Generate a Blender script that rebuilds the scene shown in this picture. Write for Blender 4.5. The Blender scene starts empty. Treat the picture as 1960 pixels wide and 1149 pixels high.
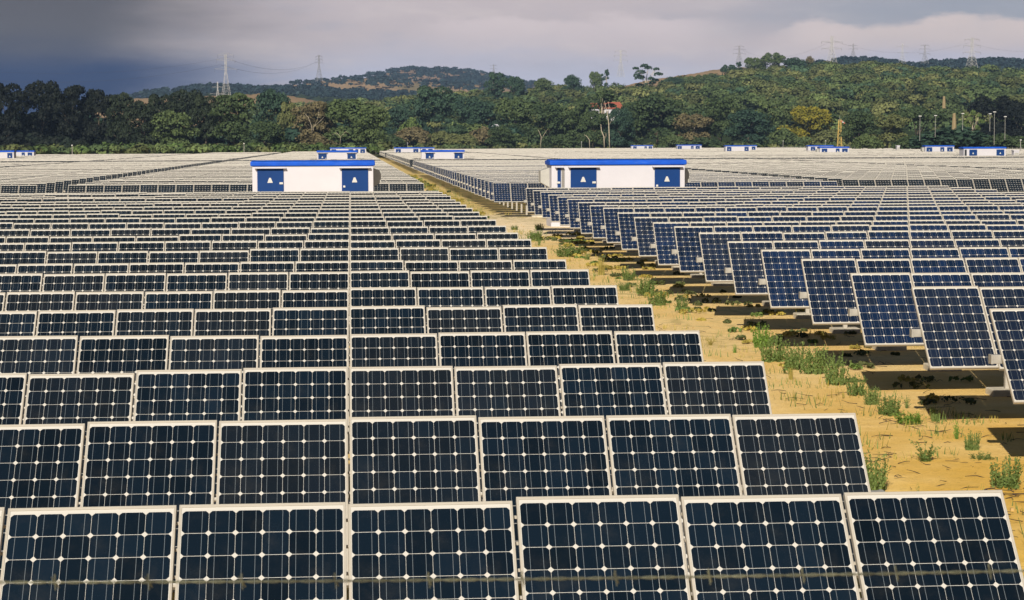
import bpy, bmesh, math, random
import numpy as np
from mathutils import Vector, Matrix
R = math.radians
sc = bpy.context.scene
col = sc.collection

# ------------------------------------------------------------------ camera
F_PX, CAM_H = 3883.0, 4.15
PITCH, YAW, ROLL = 0.07761, 0.0789, -0.00394
cam_d = bpy.data.cameras.new('camera')
cam = bpy.data.objects.new('camera', cam_d); col.objects.link(cam)
cam_d.sensor_fit = 'HORIZONTAL'; cam_d.sensor_width = 36.0
cam_d.lens = 36.0 * F_PX / 1960.0
cam_d.clip_start = 0.1; cam_d.clip_end = 20000
fw = Vector((math.sin(YAW)*math.cos(PITCH), math.cos(YAW)*math.cos(PITCH), -math.sin(PITCH)))
rt = Vector((math.cos(YAW), -math.sin(YAW), 0)); dn = fw.cross(rt)
r2 = rt*math.cos(ROLL) - dn*math.sin(ROLL); d2 = rt*math.sin(ROLL) + dn*math.cos(ROLL)
m = Matrix((r2, -d2, -fw)).transposed().to_4x4(); m.translation = (0, 0, CAM_H)
cam.matrix_world = m
cam_d.dof.use_dof = True; cam_d.dof.focus_distance = 26.0
cam_d.dof.aperture_fstop = cam_d.lens / 3.8
sc.camera = cam

def ray(u, v):
    """direction through a pixel of the 1960x1149 photograph, scaled to depth 1"""
    return fw + r2*((u-980)/F_PX) + d2*((v-574.5)/F_PX)
def at_depth(u, v, D): return Vector((0, 0, CAM_H)) + ray(u, v)*D
def at_z(u, v, z=0.0):
    d = ray(u, v); return Vector((0, 0, CAM_H)) + d*((z-CAM_H)/d.z)
def x_at(u, y):
    d = ray(u, 272); return d.x/d.y*y

# ------------------------------------------------------------------ light
SUN_EL, SUN_AZ = R(31.2), R(197.7)
sd = Vector((math.sin(SUN_AZ)*math.cos(SUN_EL), math.cos(SUN_AZ)*math.cos(SUN_EL), math.sin(SUN_EL)))
sun_d = bpy.data.lights.new('sun', 'SUN'); sun_d.energy = 4.2; sun_d.angle = R(0.5); sun_d.color = (1.0, 0.90, 0.74)
sun = bpy.data.objects.new('sun', sun_d); col.objects.link(sun)
sun.rotation_euler = sd.to_track_quat('Z', 'Y').to_euler(); sun.location = (0, -20, 60)
sc.view_settings.view_transform = 'Standard'; sc.view_settings.look = 'None'
sc.view_settings.exposure = 0.55; sc.view_settings.gamma = 1.0

# ------------------------------------------------------------------ node helper
class NT:
    def __init__(s, tree): s.t = tree; s.n = tree.nodes; s.n.clear()
    def put(s, sock, v):
        if v is None: return
        if isinstance(v, bpy.types.NodeSocket): s.t.links.new(v, sock)
        elif isinstance(v, (tuple, list)):
            try: sock.default_value = v
            except Exception: sock.default_value = tuple(v) + (1.0,)
        else:
            try: sock.default_value = v
            except Exception: sock.default_value = (v, v, v, 1.0)
    def node(s, typ, **kw):
        n = s.n.new(typ)
        for k, v in kw.items():
            if k.startswith('i_'):
                key = k[2:].replace('_', ' ')
                s.put(n.inputs[key], v)
            else: setattr(n, k, v)
        return n
    def math(s, op, a, b=None, c=None, clamp=False):
        n = s.n.new('ShaderNodeMath'); n.operation = op; n.use_clamp = clamp
        s.put(n.inputs[0], a)
        if b is not None: s.put(n.inputs[1], b)
        if c is not None: s.put(n.inputs[2], c)
        return n.outputs[0]
    def mix(s, f, a, b, blend='MIX'):
        n = s.n.new('ShaderNodeMix'); n.data_type = 'RGBA'; n.blend_type = blend; n.clamp_factor = True
        s.put(n.inputs[0], f); s.put(n.inputs[6], a); s.put(n.inputs[7], b)
        return n.outputs[2]
    def step(s, x, lo, hi):
        n = s.n.new('ShaderNodeMapRange'); n.interpolation_type = 'SMOOTHSTEP'
        s.put(n.inputs[0], x); s.put(n.inputs[1], lo); s.put(n.inputs[2], hi)
        return n.outputs[0]
    def noise(s, vec=None, scale=5.0, detail=4.0, rough=0.5):
        n = s.n.new('ShaderNodeTexNoise'); n.inputs['Scale'].default_value = scale
        n.inputs['Detail'].default_value = detail; n.inputs['Roughness'].default_value = rough
        if vec is not None: s.put(n.inputs['Vector'], vec)
        return n.outputs['Fac']
    def scaled(s, vec, sx, sy, sz, off=(0, 0, 0)):
        n = s.n.new('ShaderNodeMapping'); s.put(n.inputs['Vector'], vec)
        n.inputs['Scale'].default_value = (sx, sy, sz); n.inputs['Location'].default_value = off
        return n.outputs[0]

# ------------------------------------------------------------------ world
world = bpy.data.worlds.new('World'); sc.world = world; world.use_nodes = True
w = NT(world.node_tree)
sky = w.node('ShaderNodeTexSky'); sky.sky_type = 'NISHITA'; sky.sun_disc = False
sky.sun_elevation = SUN_EL; sky.sun_rotation = SUN_AZ; sky.air_density = 1.0; sky.dust_density = 1.6
tc = w.node('ShaderNodeTexCoord').outputs['Generated']
sep = w.node('ShaderNodeSeparateXYZ'); w.put(sep.inputs[0], tc)
az = w.math('ARCTAN2', sep.outputs[0], sep.outputs[1]); el = sep.outputs[2]
wob = w.noise(w.scaled(tc, 7, 7, 38), 1.0, 5, 0.55)
wob2 = w.noise(w.scaled(tc, 16, 16, 60, (3, 1, 0)), 1.0, 6, 0.6)
wob3c = w.math('SUBTRACT', w.noise(w.scaled(tc, 34, 34, 70, (5, 2, 1)), 1.0, 5, 0.6), 0.5)
wobc = w.math('SUBTRACT', wob, 0.5); wob2c = w.math('SUBTRACT', wob2, 0.5)
elw = w.math('ADD', el, w.math('MULTIPLY', wobc, 0.03))
azw = w.math('ADD', az, w.math('MULTIPLY', wobc, 0.25))
# overcast deck: lilac-blue near the horizon, mauve grey above, warm pale streaks between
deck = w.mix(w.step(elw, 0.026, 0.054), (3.94, 4.04, 4.98), (4.15, 3.62, 3.72))
deck = w.mix(w.math('MULTIPLY', w.step(wob2, 0.50, 0.70), 0.45), deck, (5.25, 4.57, 4.40))
deck = w.mix(w.math('MULTIPLY', w.step(wob2, 0.5, 0.3), 0.35), deck, (3.04, 3.04, 3.57))
# blue-grey clearing high on the right, pale cumulus bank below it
clear = w.math('MULTIPLY', w.step(w.math('ADD', az, w.math('MULTIPLY', wobc, 0.2)), 0.10, 0.32), w.step(w.math('ADD', el, w.math('MULTIPLY', wob2c, 0.02)), 0.046, 0.060))
deck = w.mix(w.math('MULTIPLY', clear, 0.62), deck, (1.57, 2.10, 2.73))
def bank(a0, top, slope, edge0, edge1, amount, colr, deckc):
    tl = w.math('ADD', w.math('SUBTRACT', top, w.math('MULTIPLY', w.math('ABSOLUTE', w.math('SUBTRACT', az, a0)), slope)), w.math('MULTIPLY', wob2c, 0.020))
    tl = w.math('ADD', tl, w.math('MULTIPLY', wob3c, 0.012)); amount = w.math('ADD', amount, w.math('MULTIPLY', wob3c, 0.6))
    cm = w.math('MULTIPLY', w.step(w.math('SUBTRACT', tl, el), 0.0, 0.005), w.step(w.math('ADD', el, w.math('MULTIPLY', wobc, 0.02)), 0.038, 0.056))
    cm = w.math('MULTIPLY', cm, w.math('MULTIPLY', w.step(az, edge0, edge0+0.04), w.step(az, edge1, edge1-0.05)))
    return w.mix(w.math('MULTIPLY', cm, amount), deckc, colr)
deck = bank(0.295, 0.0625, 0.15, 0.20, 0.50, 1.0, (4.93, 4.20, 4.04), deck)
deck = bank(0.225, 0.0590, 0.22, 0.19, 0.27, 0.95, (5.04, 4.30, 4.20), deck)
deck = bank(0.13, 0.0640, 0.05, 0.02, 0.20, 0.75, (5.04, 4.35, 4.40), deck)
# storm blue low on the left, slate above it
left = w.step(w.math('ADD', az, w.math('MULTIPLY', wobc, 0.12)), 0.015, -0.135)
storm = w.mix(w.step(elw, 0.030, 0.056), (0.0, 0.12, 0.66), (0.78, 0.74, 0.82))
deck = w.mix(left, deck, storm)
high = w.mix(w.step(w.noise(tc, 2.2, 6, 0.6), 0.42, 0.7), w.mix(1.0, sky.outputs[0], (0.22, 0.24, 0.27), 'MULTIPLY'), (0.42, 0.56, 0.80))
skyc = w.mix(w.step(el, 0.08, 0.16), deck, high)
bg = w.node('ShaderNodeBackground'); w.put(bg.inputs[0], skyc); bg.inputs[1].default_value = 0.1
wo = w.node('ShaderNodeOutputWorld'); w.t.links.new(bg.outputs[0], wo.inputs[0])

# ------------------------------------------------------------------ materials
MATS = {}
def principled(name):
    m = bpy.data.materials.new(name); m.use_nodes = True
    t = NT(m.node_tree); b = t.node('ShaderNodeBsdfPrincipled'); o = t.node('ShaderNodeOutputMaterial')
    t.t.links.new(b.outputs[0], o.inputs[0]); MATS[name] = m
    return m, t, b
def plain(name, c, rough=0.6, var=0.12, scale=3.0, metal=0.0, spec=0.5, dirt=None):
    m, t, b = principled(name)
    co = t.node('ShaderNodeTexCoord').outputs['Object']
    n = t.noise(co, scale, 5, 0.6)
    k = t.step(n, 0.3, 0.75)
    cc = t.mix(k, tuple(x*(1-var) for x in c), tuple(min(1, x*(1+var)) for x in c))
    if dirt:
        cc = t.mix(t.math('MULTIPLY', t.step(t.noise(t.scaled(co, 1.2, 1.2, 5), 2.0, 6, 0.7), 0.55, 0.75), dirt[1]), cc, dirt[0])
    t.put(b.inputs['Base Color'], cc); b.inputs['Roughness'].default_value = rough
    b.inputs['Metallic'].default_value = metal; b.inputs['Specular IOR Level'].default_value = spec
    return m
plain('frame', (0.41, 0.383, 0.340), 0.42, 0.04, 2.0)
plain('panel_back', (0.12, 0.12, 0.125), 0.6, 0.05)
plain('galvanised', (0.36, 0.35, 0.33), 0.5, 0.12, 6.0, 0.2)
plain('concrete', (0.50, 0.46, 0.38), 0.9, 0.2, 5.0)
plain('white_wall', (0.505, 0.505, 0.575), 0.8, 0.03, 0.8, dirt=((0.47, 0.43, 0.39), 0.3))
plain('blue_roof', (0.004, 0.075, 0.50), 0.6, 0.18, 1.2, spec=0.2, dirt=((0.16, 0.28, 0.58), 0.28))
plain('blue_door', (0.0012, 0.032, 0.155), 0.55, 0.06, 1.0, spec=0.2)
plain('black_door', (0.015, 0.02, 0.028), 0.5, 0.1, 1.0)
plain('white_sign', (0.50, 0.50, 0.50), 0.5, 0.02)
plain('grille', (0.23, 0.22, 0.22), 0.6, 0.2, 30)
plain('hood_grey', (0.36, 0.36, 0.345), 0.7, 0.06)
plain('pylon_steel', (0.22, 0.22, 0.24), 0.6, 0.08, 0.3)
plain('pylon_white', (0.42, 0.42, 0.42), 0.6, 0.08, 0.3)
plain('line_steel', (0.10, 0.10, 0.11), 0.6, 0.05)
plain('lamp_pole', (0.27, 0.27, 0.26), 0.5, 0.08)
plain('lamp_head', (0.55, 0.56, 0.57), 0.4, 0.04)
plain('mast_yellow', (0.45, 0.32, 0.09), 0.6, 0.1)
plain('sock_red', (0.45, 0.14, 0.09), 0.8, 0.1)
plain('tan_post', (0.24, 0.185, 0.10), 0.8, 0.15)
plain('red_tiles', (0.27, 0.075, 0.045), 0.8, 0.2, 1.0)
plain('bark', (0.10, 0.08, 0.06), 0.9, 0.3, 3.0)
plain('pale_bark', (0.46, 0.40, 0.31), 0.9, 0.25, 1.5)
plain('rust_wire', (0.13, 0.135, 0.095), 0.7, 0.6, 9.0, 0.3)
plain('wood_post', (0.16, 0.12, 0.08), 0.9, 0.3, 4.0)
plain('twig', (0.06, 0.042, 0.025), 0.9, 0.3, 4.0)

def cells_material(name, base, tint):
    m, t, b = principled(name)
    uv = t.node('ShaderNodeUVMap').outputs[0]
    s = t.node('ShaderNodeSeparateXYZ'); t.put(s.inputs[0], uv); u, v = s.outputs[0], s.outputs[1]
    fu, fv = t.math('FRACT', u), t.math('FRACT', v)
    ax = t.math('ABSOLUTE', t.math('SUBTRACT', fu, 0.5)); ay = t.math('ABSOLUTE', t.math('SUBTRACT', fv, 0.5))
    rr = t.math('SQRT', t.math('ADD', t.math('MULTIPLY', ax, ax), t.math('MULTIPLY', ay, ay)))
    ins = t.math('MULTIPLY', t.math('LESS_THAN', ax, 0.494), t.math('LESS_THAN', ay, 0.4905))
    ins = t.math('MULTIPLY', ins, t.math('LESS_THAN', rr, 0.618))
    for a, hi in ((u, 6.0), (v, 9.0)):
        ins = t.math('MULTIPLY', ins, t.math('MULTIPLY', t.math('GREATER_THAN', a, 0.0), t.math('LESS_THAN', a, hi)))
    bus = t.math('LESS_THAN', t.math('ABSOLUTE', t.math('SUBTRACT', t.math('ABSOLUTE', t.math('SUBTRACT', fu, 0.5)), 0.25)), 0.0078)
    oi = t.node('ShaderNodeObjectInfo').outputs['Random']
    cell = t.node('ShaderNodeCombineXYZ')
    t.put(cell.inputs[0], t.math('ADD', t.math('FLOOR', u), t.math('MULTIPLY', oi, 371.0)))
    t.put(cell.inputs[1], t.math('FLOOR', v)); t.put(cell.inputs[2], t.math('MULTIPLY', oi, 91.0))
    wn = t.node('ShaderNodeTexWhiteNoise'); wn.noise_dimensions = '3D'; t.put(wn.inputs[0], cell.outputs[0])
    c = t.mix(wn.outputs[0], base, tint)
    wn2 = t.node('ShaderNodeTexWhiteNoise'); wn2.noise_dimensions = '1D'; t.put(wn2.inputs['W'], t.math('MULTIPLY', oi, 57.0))
    c = t.mix(t.math('MULTIPLY', wn2.outputs[0], 0.5), c, tuple(x*0.5 for x in base))
    wn3 = t.node('ShaderNodeTexWhiteNoise'); wn3.noise_dimensions = '1D'; t.put(wn3.inputs['W'], t.math('MULTIPLY', oi, 131.0))
    c = t.mix(t.math('MULTIPLY', t.step(wn3.outputs[0], 0.55, 1.0), 0.5), c, (0.012, 0.015, 0.020))
    ob = t.node('ShaderNodeTexCoord').outputs['Object']
    dust = t.step(t.noise(ob, 3.0, 7, 0.7), 0.45, 0.85)
    c = t.mix(t.math('MULTIPLY', dust, 0.05), c, (0.30, 0.27, 0.22))
    c = t.mix(t.math('MULTIPLY', bus, 0.7), c, (0.20, 0.23, 0.26))
    c = t.mix(ins, (0.50, 0.49, 0.47), c)
    t.put(b.inputs['Base Color'], c)
    t.put(b.inputs['Roughness'], t.math('ADD', 0.16, t.math('MULTIPLY', dust, 0.12)))
    b.inputs['Specular IOR Level'].default_value = 0.42
    return m
cells_material('cells_dark', (0.0030, 0.0072, 0.0130), (0.0055, 0.0135, 0.0260))
cells_material('cells_blue', (0.0036, 0.0115, 0.034), (0.0062, 0.020, 0.066))

def leaf_material(name, a, bcol, trans=0.25, attr=False, nscale=0.35):
    m = bpy.data.materials.new(name); m.use_nodes = True; t = NT(m.node_tree); MATS[name] = m
    o = t.node('ShaderNodeOutputMaterial')
    co = t.node('ShaderNodeTexCoord').outputs['Object']
    if attr:
        at = t.node('ShaderNodeAttribute'); at.attribute_name = 'tint'; c = at.outputs['Color']
        c = t.mix(1.0, c, t.mix(t.step(t.noise(co, nscale, 4, 0.6), 0.3, 0.7), (0.75, 0.75, 0.75), (1.25, 1.25, 1.2)), 'MULTIPLY')
    else:
        k = t.step(t.noise(co, nscale, 5, 0.65), 0.32, 0.7)
        k2 = t.math('ADD', t.math('MULTIPLY', k, 0.8), t.math('MULTIPLY', t.node('ShaderNodeObjectInfo').outputs['Random'], 0.35))
        c = t.mix(k2, a, bcol)
    d = t.node('ShaderNodeBsdfPrincipled'); t.put(d.inputs['Base Color'], c); d.inputs['Roughness'].default_value = 0.75
    d.inputs['Specular IOR Level'].default_value = 0.25
    tr = t.node('ShaderNodeBsdfTranslucent'); t.put(tr.inputs[0], c)
    mx = t.node('ShaderNodeMixShader'); mx.inputs[0].default_value = trans
    t.t.links.new(d.outputs[0], mx.inputs[1]); t.t.links.new(tr.outputs[0], mx.inputs[2]); t.t.links.new(mx.outputs[0], o.inputs[0])
    return m
LEAF = {
 'black':  ((0.005, 0.008, 0.007), (0.010, 0.015, 0.010)),  # near-black leaves: cloud shadow and vignette put into the colour
 'dim':    ((0.014, 0.022, 0.015), (0.032, 0.044, 0.022)),  # darkened leaves: weaker cloud shadow put into the colour beside the blackest trees
 'dark':   ((0.030, 0.050, 0.026), (0.068, 0.090, 0.036)),
 'deep':   ((0.022, 0.046, 0.036), (0.046, 0.078, 0.046)),
 'mid':    ((0.055, 0.078, 0.034), (0.105, 0.130, 0.050)),
 'olive':  ((0.085, 0.092, 0.036), (0.150, 0.148, 0.060)),
 'brown':  ((0.100, 0.082, 0.046), (0.160, 0.125, 0.068)),
 'fresh':  ((0.080, 0.120, 0.034), (0.150, 0.185, 0.050)),
 'yellow': ((0.150, 0.150, 0.022), (0.360, 0.290, 0.030)),
 'weed':   ((0.135, 0.190, 0.050), (0.220, 0.275, 0.085)),
 'bright': ((0.130, 0.230, 0.040), (0.230, 0.340, 0.060)),
 'dry':    ((0.380, 0.300, 0.070), (0.480, 0.390, 0.120)),
}
LEAF = {k: tuple((c[0]*(0.95 if k in ('yellow', 'dry', 'brown') else 0.92), c[1], c[2]*1.02) for c in v) for k, v in LEAF.items()}
for k in ('dark', 'deep', 'mid', 'olive', 'brown'): LEAF[k] = tuple((c[0]*1.12, c[1]*1.15, c[2]*1.08) for c in LEAF[k])
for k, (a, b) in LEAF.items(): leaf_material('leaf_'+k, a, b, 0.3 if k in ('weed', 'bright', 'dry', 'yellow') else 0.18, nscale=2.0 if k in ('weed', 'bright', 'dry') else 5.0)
leaf_material('leaf_forest', (0, 0, 0), (0, 0, 0), 0.15, True, 0.12)

# ground: sandy soil, paler wheel tracks in the aisle, dry and green patches
mg, t, b = principled('sand')
pos = t.node('ShaderNodeNewGeometry').outputs['Position']
sp = t.node('ShaderNodeSeparateXYZ'); t.put(sp.inputs[0], pos)
n1 = t.noise(pos, 0.35, 6, 0.6); n2 = t.noise(pos, 2.2, 6, 0.65); n3 = t.noise(t.scaled(pos, 1, 3, 1), 9.0, 5, 0.7); n4 = t.noise(pos, 45, 3, 0.6)
near = t.mix(t.step(n1, 0.35, 0.66), (0.66, 0.39, 0.045), (0.74, 0.47, 0.090))
mid = t.mix(t.step(n1, 0.35, 0.66), (0.72, 0.50, 0.19), (0.80, 0.60, 0.29))
c = t.mix(t.step(t.math('ADD', sp.outputs[1], t.math('MULTIPLY', n1, 16.0)), 20, 52), near, mid)
c = t.mix(t.math('MULTIPLY', t.step(n2, 0.40, 0.75), 0.6), c, t.mix(1.0, c, (1.16, 1.18, 1.35), 'MULTIPLY'))
c = t.mix(t.math('MULTIPLY', t.step(n3, 0.53, 0.72), 0.65), c, (0.34, 0.19, 0.04))
c = t.mix(t.math('MULTIPLY', t.step(n4, 0.56, 0.74), 0.4), c, (0.20, 0.12, 0.04))
wx = t.math('ADD', sp.outputs[0], t.math('MULTIPLY', t.math('SUBTRACT', n1, 0.5), 0.9))
trk = t.step(t.math('ABSOLUTE', t.math('SUBTRACT', t.math('ABSOLUTE', t.math('SUBTRACT', wx, 5.7)), 0.75)), 0.45, 0.12)
c = t.mix(t.math('MULTIPLY', trk, 0.6), c, t.mix(1.0, c, (1.15, 1.22, 1.5), 'MULTIPLY'))
crossing = t.math('MULTIPLY', t.step(t.math('ADD', sp.outputs[1], t.math('MULTIPLY', n1, 8.0)), 84, 96), t.step(sp.outputs[1], 128, 117))
c = t.mix(t.math('MULTIPLY', crossing, 0.85), c, t.mix(n2, (0.80, 0.64, 0.42), (0.88, 0.74, 0.54)))
veg = t.math('MULTIPLY', t.step(t.math('ADD', n2, t.math('MULTIPLY', n1, 0.6)), 0.78, 0.98), t.step(wx, 6.6, 7.6))
veg = t.math('MULTIPLY', veg, t.step(sp.outputs[1], 30, 44))
c = t.mix(t.math('MULTIPLY', veg, 0.6), c, (0.29, 0.24, 0.07))
far_veg = t.math('MULTIPLY', t.step(t.math('ADD', n2, t.math('MULTIPLY', n1, 0.6)), 0.66, 0.92), t.step(sp.outputs[1], 104, 122))
c = t.mix(t.math('MULTIPLY', far_veg, 0.65), c, (0.24, 0.22, 0.07))
c = t.mix(t.step(sp.outputs[1], 540, 640), c, (0.10, 0.11, 0.045))
t.put(b.inputs['Base Color'], c); b.inputs['Roughness'].default_value = 0.95; b.inputs['Specular IOR Level'].default_value = 0.15
bp = t.node('ShaderNodeBump'); bp.inputs['Strength'].default_value = 0.7; bp.inputs['Distance'].default_value = 0.05
t.put(bp.inputs['Height'], t.math('ADD', t.math('ADD', n2, t.math('MULTIPLY', n3, 0.7)), t.math('MULTIPLY', n4, 0.3))); t.t.links.new(bp.outputs[0], b.inputs['Normal'])

def hill_material(name, grass, wood, amt, scale):
    m, t, b = principled(name)
    pos = t.node('ShaderNodeNewGeometry').outputs['Position']
    n = t.noise(pos, scale, 6, 0.62); n2 = t.noise(pos, scale*9, 4, 0.6)
    k = t.step(t.math('ADD', n, t.math('MULTIPLY', t.math('SUBTRACT', n2, 0.5), 0.25)), amt-0.03, amt+0.05)
    c = t.mix(k, wood, t.mix(n2, grass, tuple(x*0.7 for x in grass)))
    t.put(b.inputs['Base Color'], c); b.inputs['Roughness'].default_value = 1.0; b.inputs['Specular IOR Level'].default_value = 0.0
hill_material('hill_scrub', (0.26, 0.18, 0.125), (0.022, 0.046, 0.056), 0.46, 0.008)  # wood tone bluish: distance haze put into its colour
hill_material('hill_tan', (0.29, 0.205, 0.125), (0.15, 0.125, 0.07), 0.38, 0.01)
hill_material('hill_wood', (0.12, 0.11, 0.05), (0.030, 0.045, 0.022), 0.62, 0.01)

# ------------------------------------------------------------------ mesh helpers
class MB:
    """collects shapes, then links them as ONE mesh object"""
    def __init__(s): s.v = []; s.f = []; s.m = []; s.uv = {}
    def add(s, vs, fs, mi=0):
        o = len(s.v); s.v += [tuple(p) for p in vs]
        s.f += [tuple(i+o for i in f) for f in fs]; s.m += [mi]*len(fs)
    def box(s, lo, hi, mi=0, bev=0.0):
        x0, y0, z0 = lo; x1, y1, z1 = hi
        if bev <= 0:
            s.add([(x0,y0,z0),(x1,y0,z0),(x1,y1,z0),(x0,y1,z0),(x0,y0,z1),(x1,y0,z1),(x1,y1,z1),(x0,y1,z1)],
                  [(0,3,2,1),(4,5,6,7),(0,1,5,4),(1,2,6,5),(2,3,7,6),(3,0,4,7)], mi); return
        bm = bmesh.new(); bmesh.ops.create_cube(bm, size=1.0)
        for q in bm.verts: q.co = Vector(((x0+x1)/2+q.co.x*(x1-x0), (y0+y1)/2+q.co.y*(y1-y0), (z0+z1)/2+q.co.z*(z1-z0)))
        bmesh.ops.bevel(bm, geom=bm.edges[:], offset=bev, segments=2, affect='EDGES', profile=0.6)
        bm.verts.index_update()
        s.add([q.co.copy() for q in bm.verts], [[q.index for q in f.verts] for f in bm.faces], mi); bm.free()
    def tube(s, pts, rad, n=6, mi=0, cap=True):
        pts = [Vector(p) for p in pts]; rads = rad if isinstance(rad, (list, tuple)) else [rad]*len(pts)
        rings = []
        for i, p in enumerate(pts):
            d = (pts[min(i+1, len(pts)-1)] - pts[max(i-1, 0)]).normalized()
            a = d.cross(Vector((0.31, 0.17, 0.94)) if abs(d.z) < 0.9 else Vector((1, 0.2, 0))).normalized(); b = d.cross(a)
            rings.append([p + (a*math.cos(2*math.pi*k/n) + b*math.sin(2*math.pi*k/n))*rads[i] for k in range(n)])
        vs = [q for r in rings for q in r]; fs = []
        for i in range(len(rings)-1):
            for k in range(n): fs.append((i*n+k, i*n+(k+1) % n, (i+1)*n+(k+1) % n, (i+1)*n+k))
        if cap: fs += [tuple(range(n-1, -1, -1)), tuple((len(rings)-1)*n+k for k in range(n))]
        s.add(vs, fs, mi)
    def mesh(s, name, mats, smooth=False):
        me = bpy.data.meshes.new(name); me.from_pydata(s.v, [], s.f)
        for q in mats: me.materials.append(MATS[q])
        me.polygons.foreach_set('material_index', s.m)
        if smooth: me.polygons.foreach_set('use_smooth', [True]*len(s.f))
        me.update(); return me
    def build(s, name, mats, parent=None, smooth=False, loc=None):
        return link(name, s.mesh(name, mats if isinstance(mats, (list, tuple)) else [mats], smooth), parent, loc)
def link(name, data, parent=None, loc=None, rot=None):
    o = bpy.data.objects.new(name, data); col.objects.link(o)
    if parent is not None: o.parent = parent
    if loc is not None: o.location = loc
    if rot is not None: o.rotation_euler = rot
    return o
def tag(o, label=None, cat=None, group=None, kind=None):
    if label: o['label'] = label
    if cat: o['category'] = cat
    if group: o['group'] = group
    if kind: o['kind'] = kind
    return o
def quads_mesh(name, P, mats, midx=None, uv=None, tint=None):
    """P: (n,4,3) separate quads"""
    n = len(P); me = bpy.data.meshes.new(name)
    me.vertices.add(n*4); me.vertices.foreach_set('co', np.ascontiguousarray(P, dtype=np.float32).ravel())
    me.loops.add(n*4); me.loops.foreach_set('vertex_index', np.arange(n*4, dtype=np.int32))
    me.polygons.add(n); me.polygons.foreach_set('loop_start', np.arange(0, n*4, 4, dtype=np.int32))
    me.polygons.foreach_set('loop_total', np.full(n, 4, dtype=np.int32))
    for q in mats: me.materials.append(MATS[q])
    if midx is not None: me.polygons.foreach_set('material_index', np.asarray(midx, dtype=np.int32))
    if uv is not None:
        l = me.uv_layers.new(name='UVMap'); l.data.foreach_set('uv', np.ascontiguousarray(uv, dtype=np.float32).ravel())
    if tint is not None:
        a = me.color_attributes.new('tint', 'FLOAT_COLOR', 'CORNER')
        a.data.foreach_set('color', np.repeat(np.c_[tint, np.ones(n)], 4, axis=0).astype(np.float32).ravel())
    me.update(calc_edges=True); return me

# ------------------------------------------------------------------ ground and hills
def smooth(x, a, b):
    k = np.clip((x-a)/(b-a), 0, 1); return k*k*(3-2*k)
def gz(y): return -0.16*smooth(y, 95.0, 111.0)
xs = np.unique(np.concatenate([np.linspace(-900, -40, 14), np.linspace(-40, 45, 70), np.linspace(45, 1200, 20)]))
ys = np.unique(np.concatenate([np.linspace(-40, 0, 6), np.linspace(0, 12, 25), np.linspace(12, 130, 90), np.linspace(130, 900, 30), np.linspace(900, 6500, 10)]))
XX, YY = np.meshgrid(xs, ys)
rng = np.random.default_rng(3)
ZZ = gz(YY) + 2.5*smooth(YY, 9.0, 4.0) + rng.normal(0, 0.02, XX.shape)*((YY > 11) & (YY < 100) & (XX > 3.5) & (XX < 9))
g = MB(); nx = len(xs)
g.v = list(map(tuple, np.stack([XX, YY, ZZ], -1).reshape(-1, 3)))
g.f = [(j*nx+i, j*nx+i+1, (j+1)*nx+i+1, (j+1)*nx+i) for j in range(len(ys)-1) for i in range(nx-1)]; g.m = [0]*len(g.f)
tag(g.build('ground', 'sand', smooth=True), kind='structure')

def hill(name, prof, D, half, mat, seed, rough=1.0, nu=90, nd=24):
    """a long mound whose crest passes through the pixels of prof at depth D"""
    us = np.linspace(prof[0][0], prof[-1][0], nu); vs = np.interp(us, [p[0] for p in prof], [p[1] for p in prof])
    rg = np.random.default_rng(seed); V = []
    crest = np.array([at_depth(u, v, D) for u, v in zip(us, vs)])
    bump = np.convolve(rg.normal(0, 1, nu+8), np.ones(5)/5, 'same')[4:-4]*rough
    for j in range(nd):
        k = -1 + 2*j/(nd-1); prf = 0.5+0.5*math.cos(math.pi*k)
        for i in range(nu):
            s = 1 + k*half/D
            V.append((crest[i, 0]*s, crest[i, 1]*s, -2.0 + (crest[i, 2]+2+bump[i]*prf)*prf + (rg.normal(0, rough*0.4) if 0 < j < nd-1 else 0)))
    mb = MB(); mb.v = V
    mb.f = [(j*nu+i, j*nu+i+1, (j+1)*nu+i+1, (j+1)*nu+i) for j in range(nd-1) for i in range(nu-1)]; mb.m = [0]*len(mb.f)
    return tag(mb.build(name, mat, smooth=True), kind='structure')
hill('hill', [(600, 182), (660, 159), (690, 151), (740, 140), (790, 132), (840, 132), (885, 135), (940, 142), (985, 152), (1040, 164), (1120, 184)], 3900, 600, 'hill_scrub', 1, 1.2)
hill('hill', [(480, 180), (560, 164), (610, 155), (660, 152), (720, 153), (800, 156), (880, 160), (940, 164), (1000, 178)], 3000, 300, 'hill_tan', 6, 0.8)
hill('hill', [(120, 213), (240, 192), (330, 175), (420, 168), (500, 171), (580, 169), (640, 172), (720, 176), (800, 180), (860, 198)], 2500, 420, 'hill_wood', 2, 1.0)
hill('hill', [(180, 208), (250, 190), (330, 187), (420, 184), (500, 179), (560, 185), (640, 200)], 1600, 250, 'hill_tan', 3, 0.5)
hill('hill', [(1180, 168), (1250, 152), (1300, 145), (1380, 132), (1425, 129), (1470, 134), (1540, 150)], 1900, 200, 'hill_tan', 4, 0.4)
hill('hill', [(1480, 136), (1560, 124), (1610, 119), (1650, 117), (1690, 120), (1730, 129), (1790, 125), (1850, 123), (1900, 122), (1960, 125), (2060, 131), (2200, 151)], 2300, 300, 'hill_wood', 5, 1.0)

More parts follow.
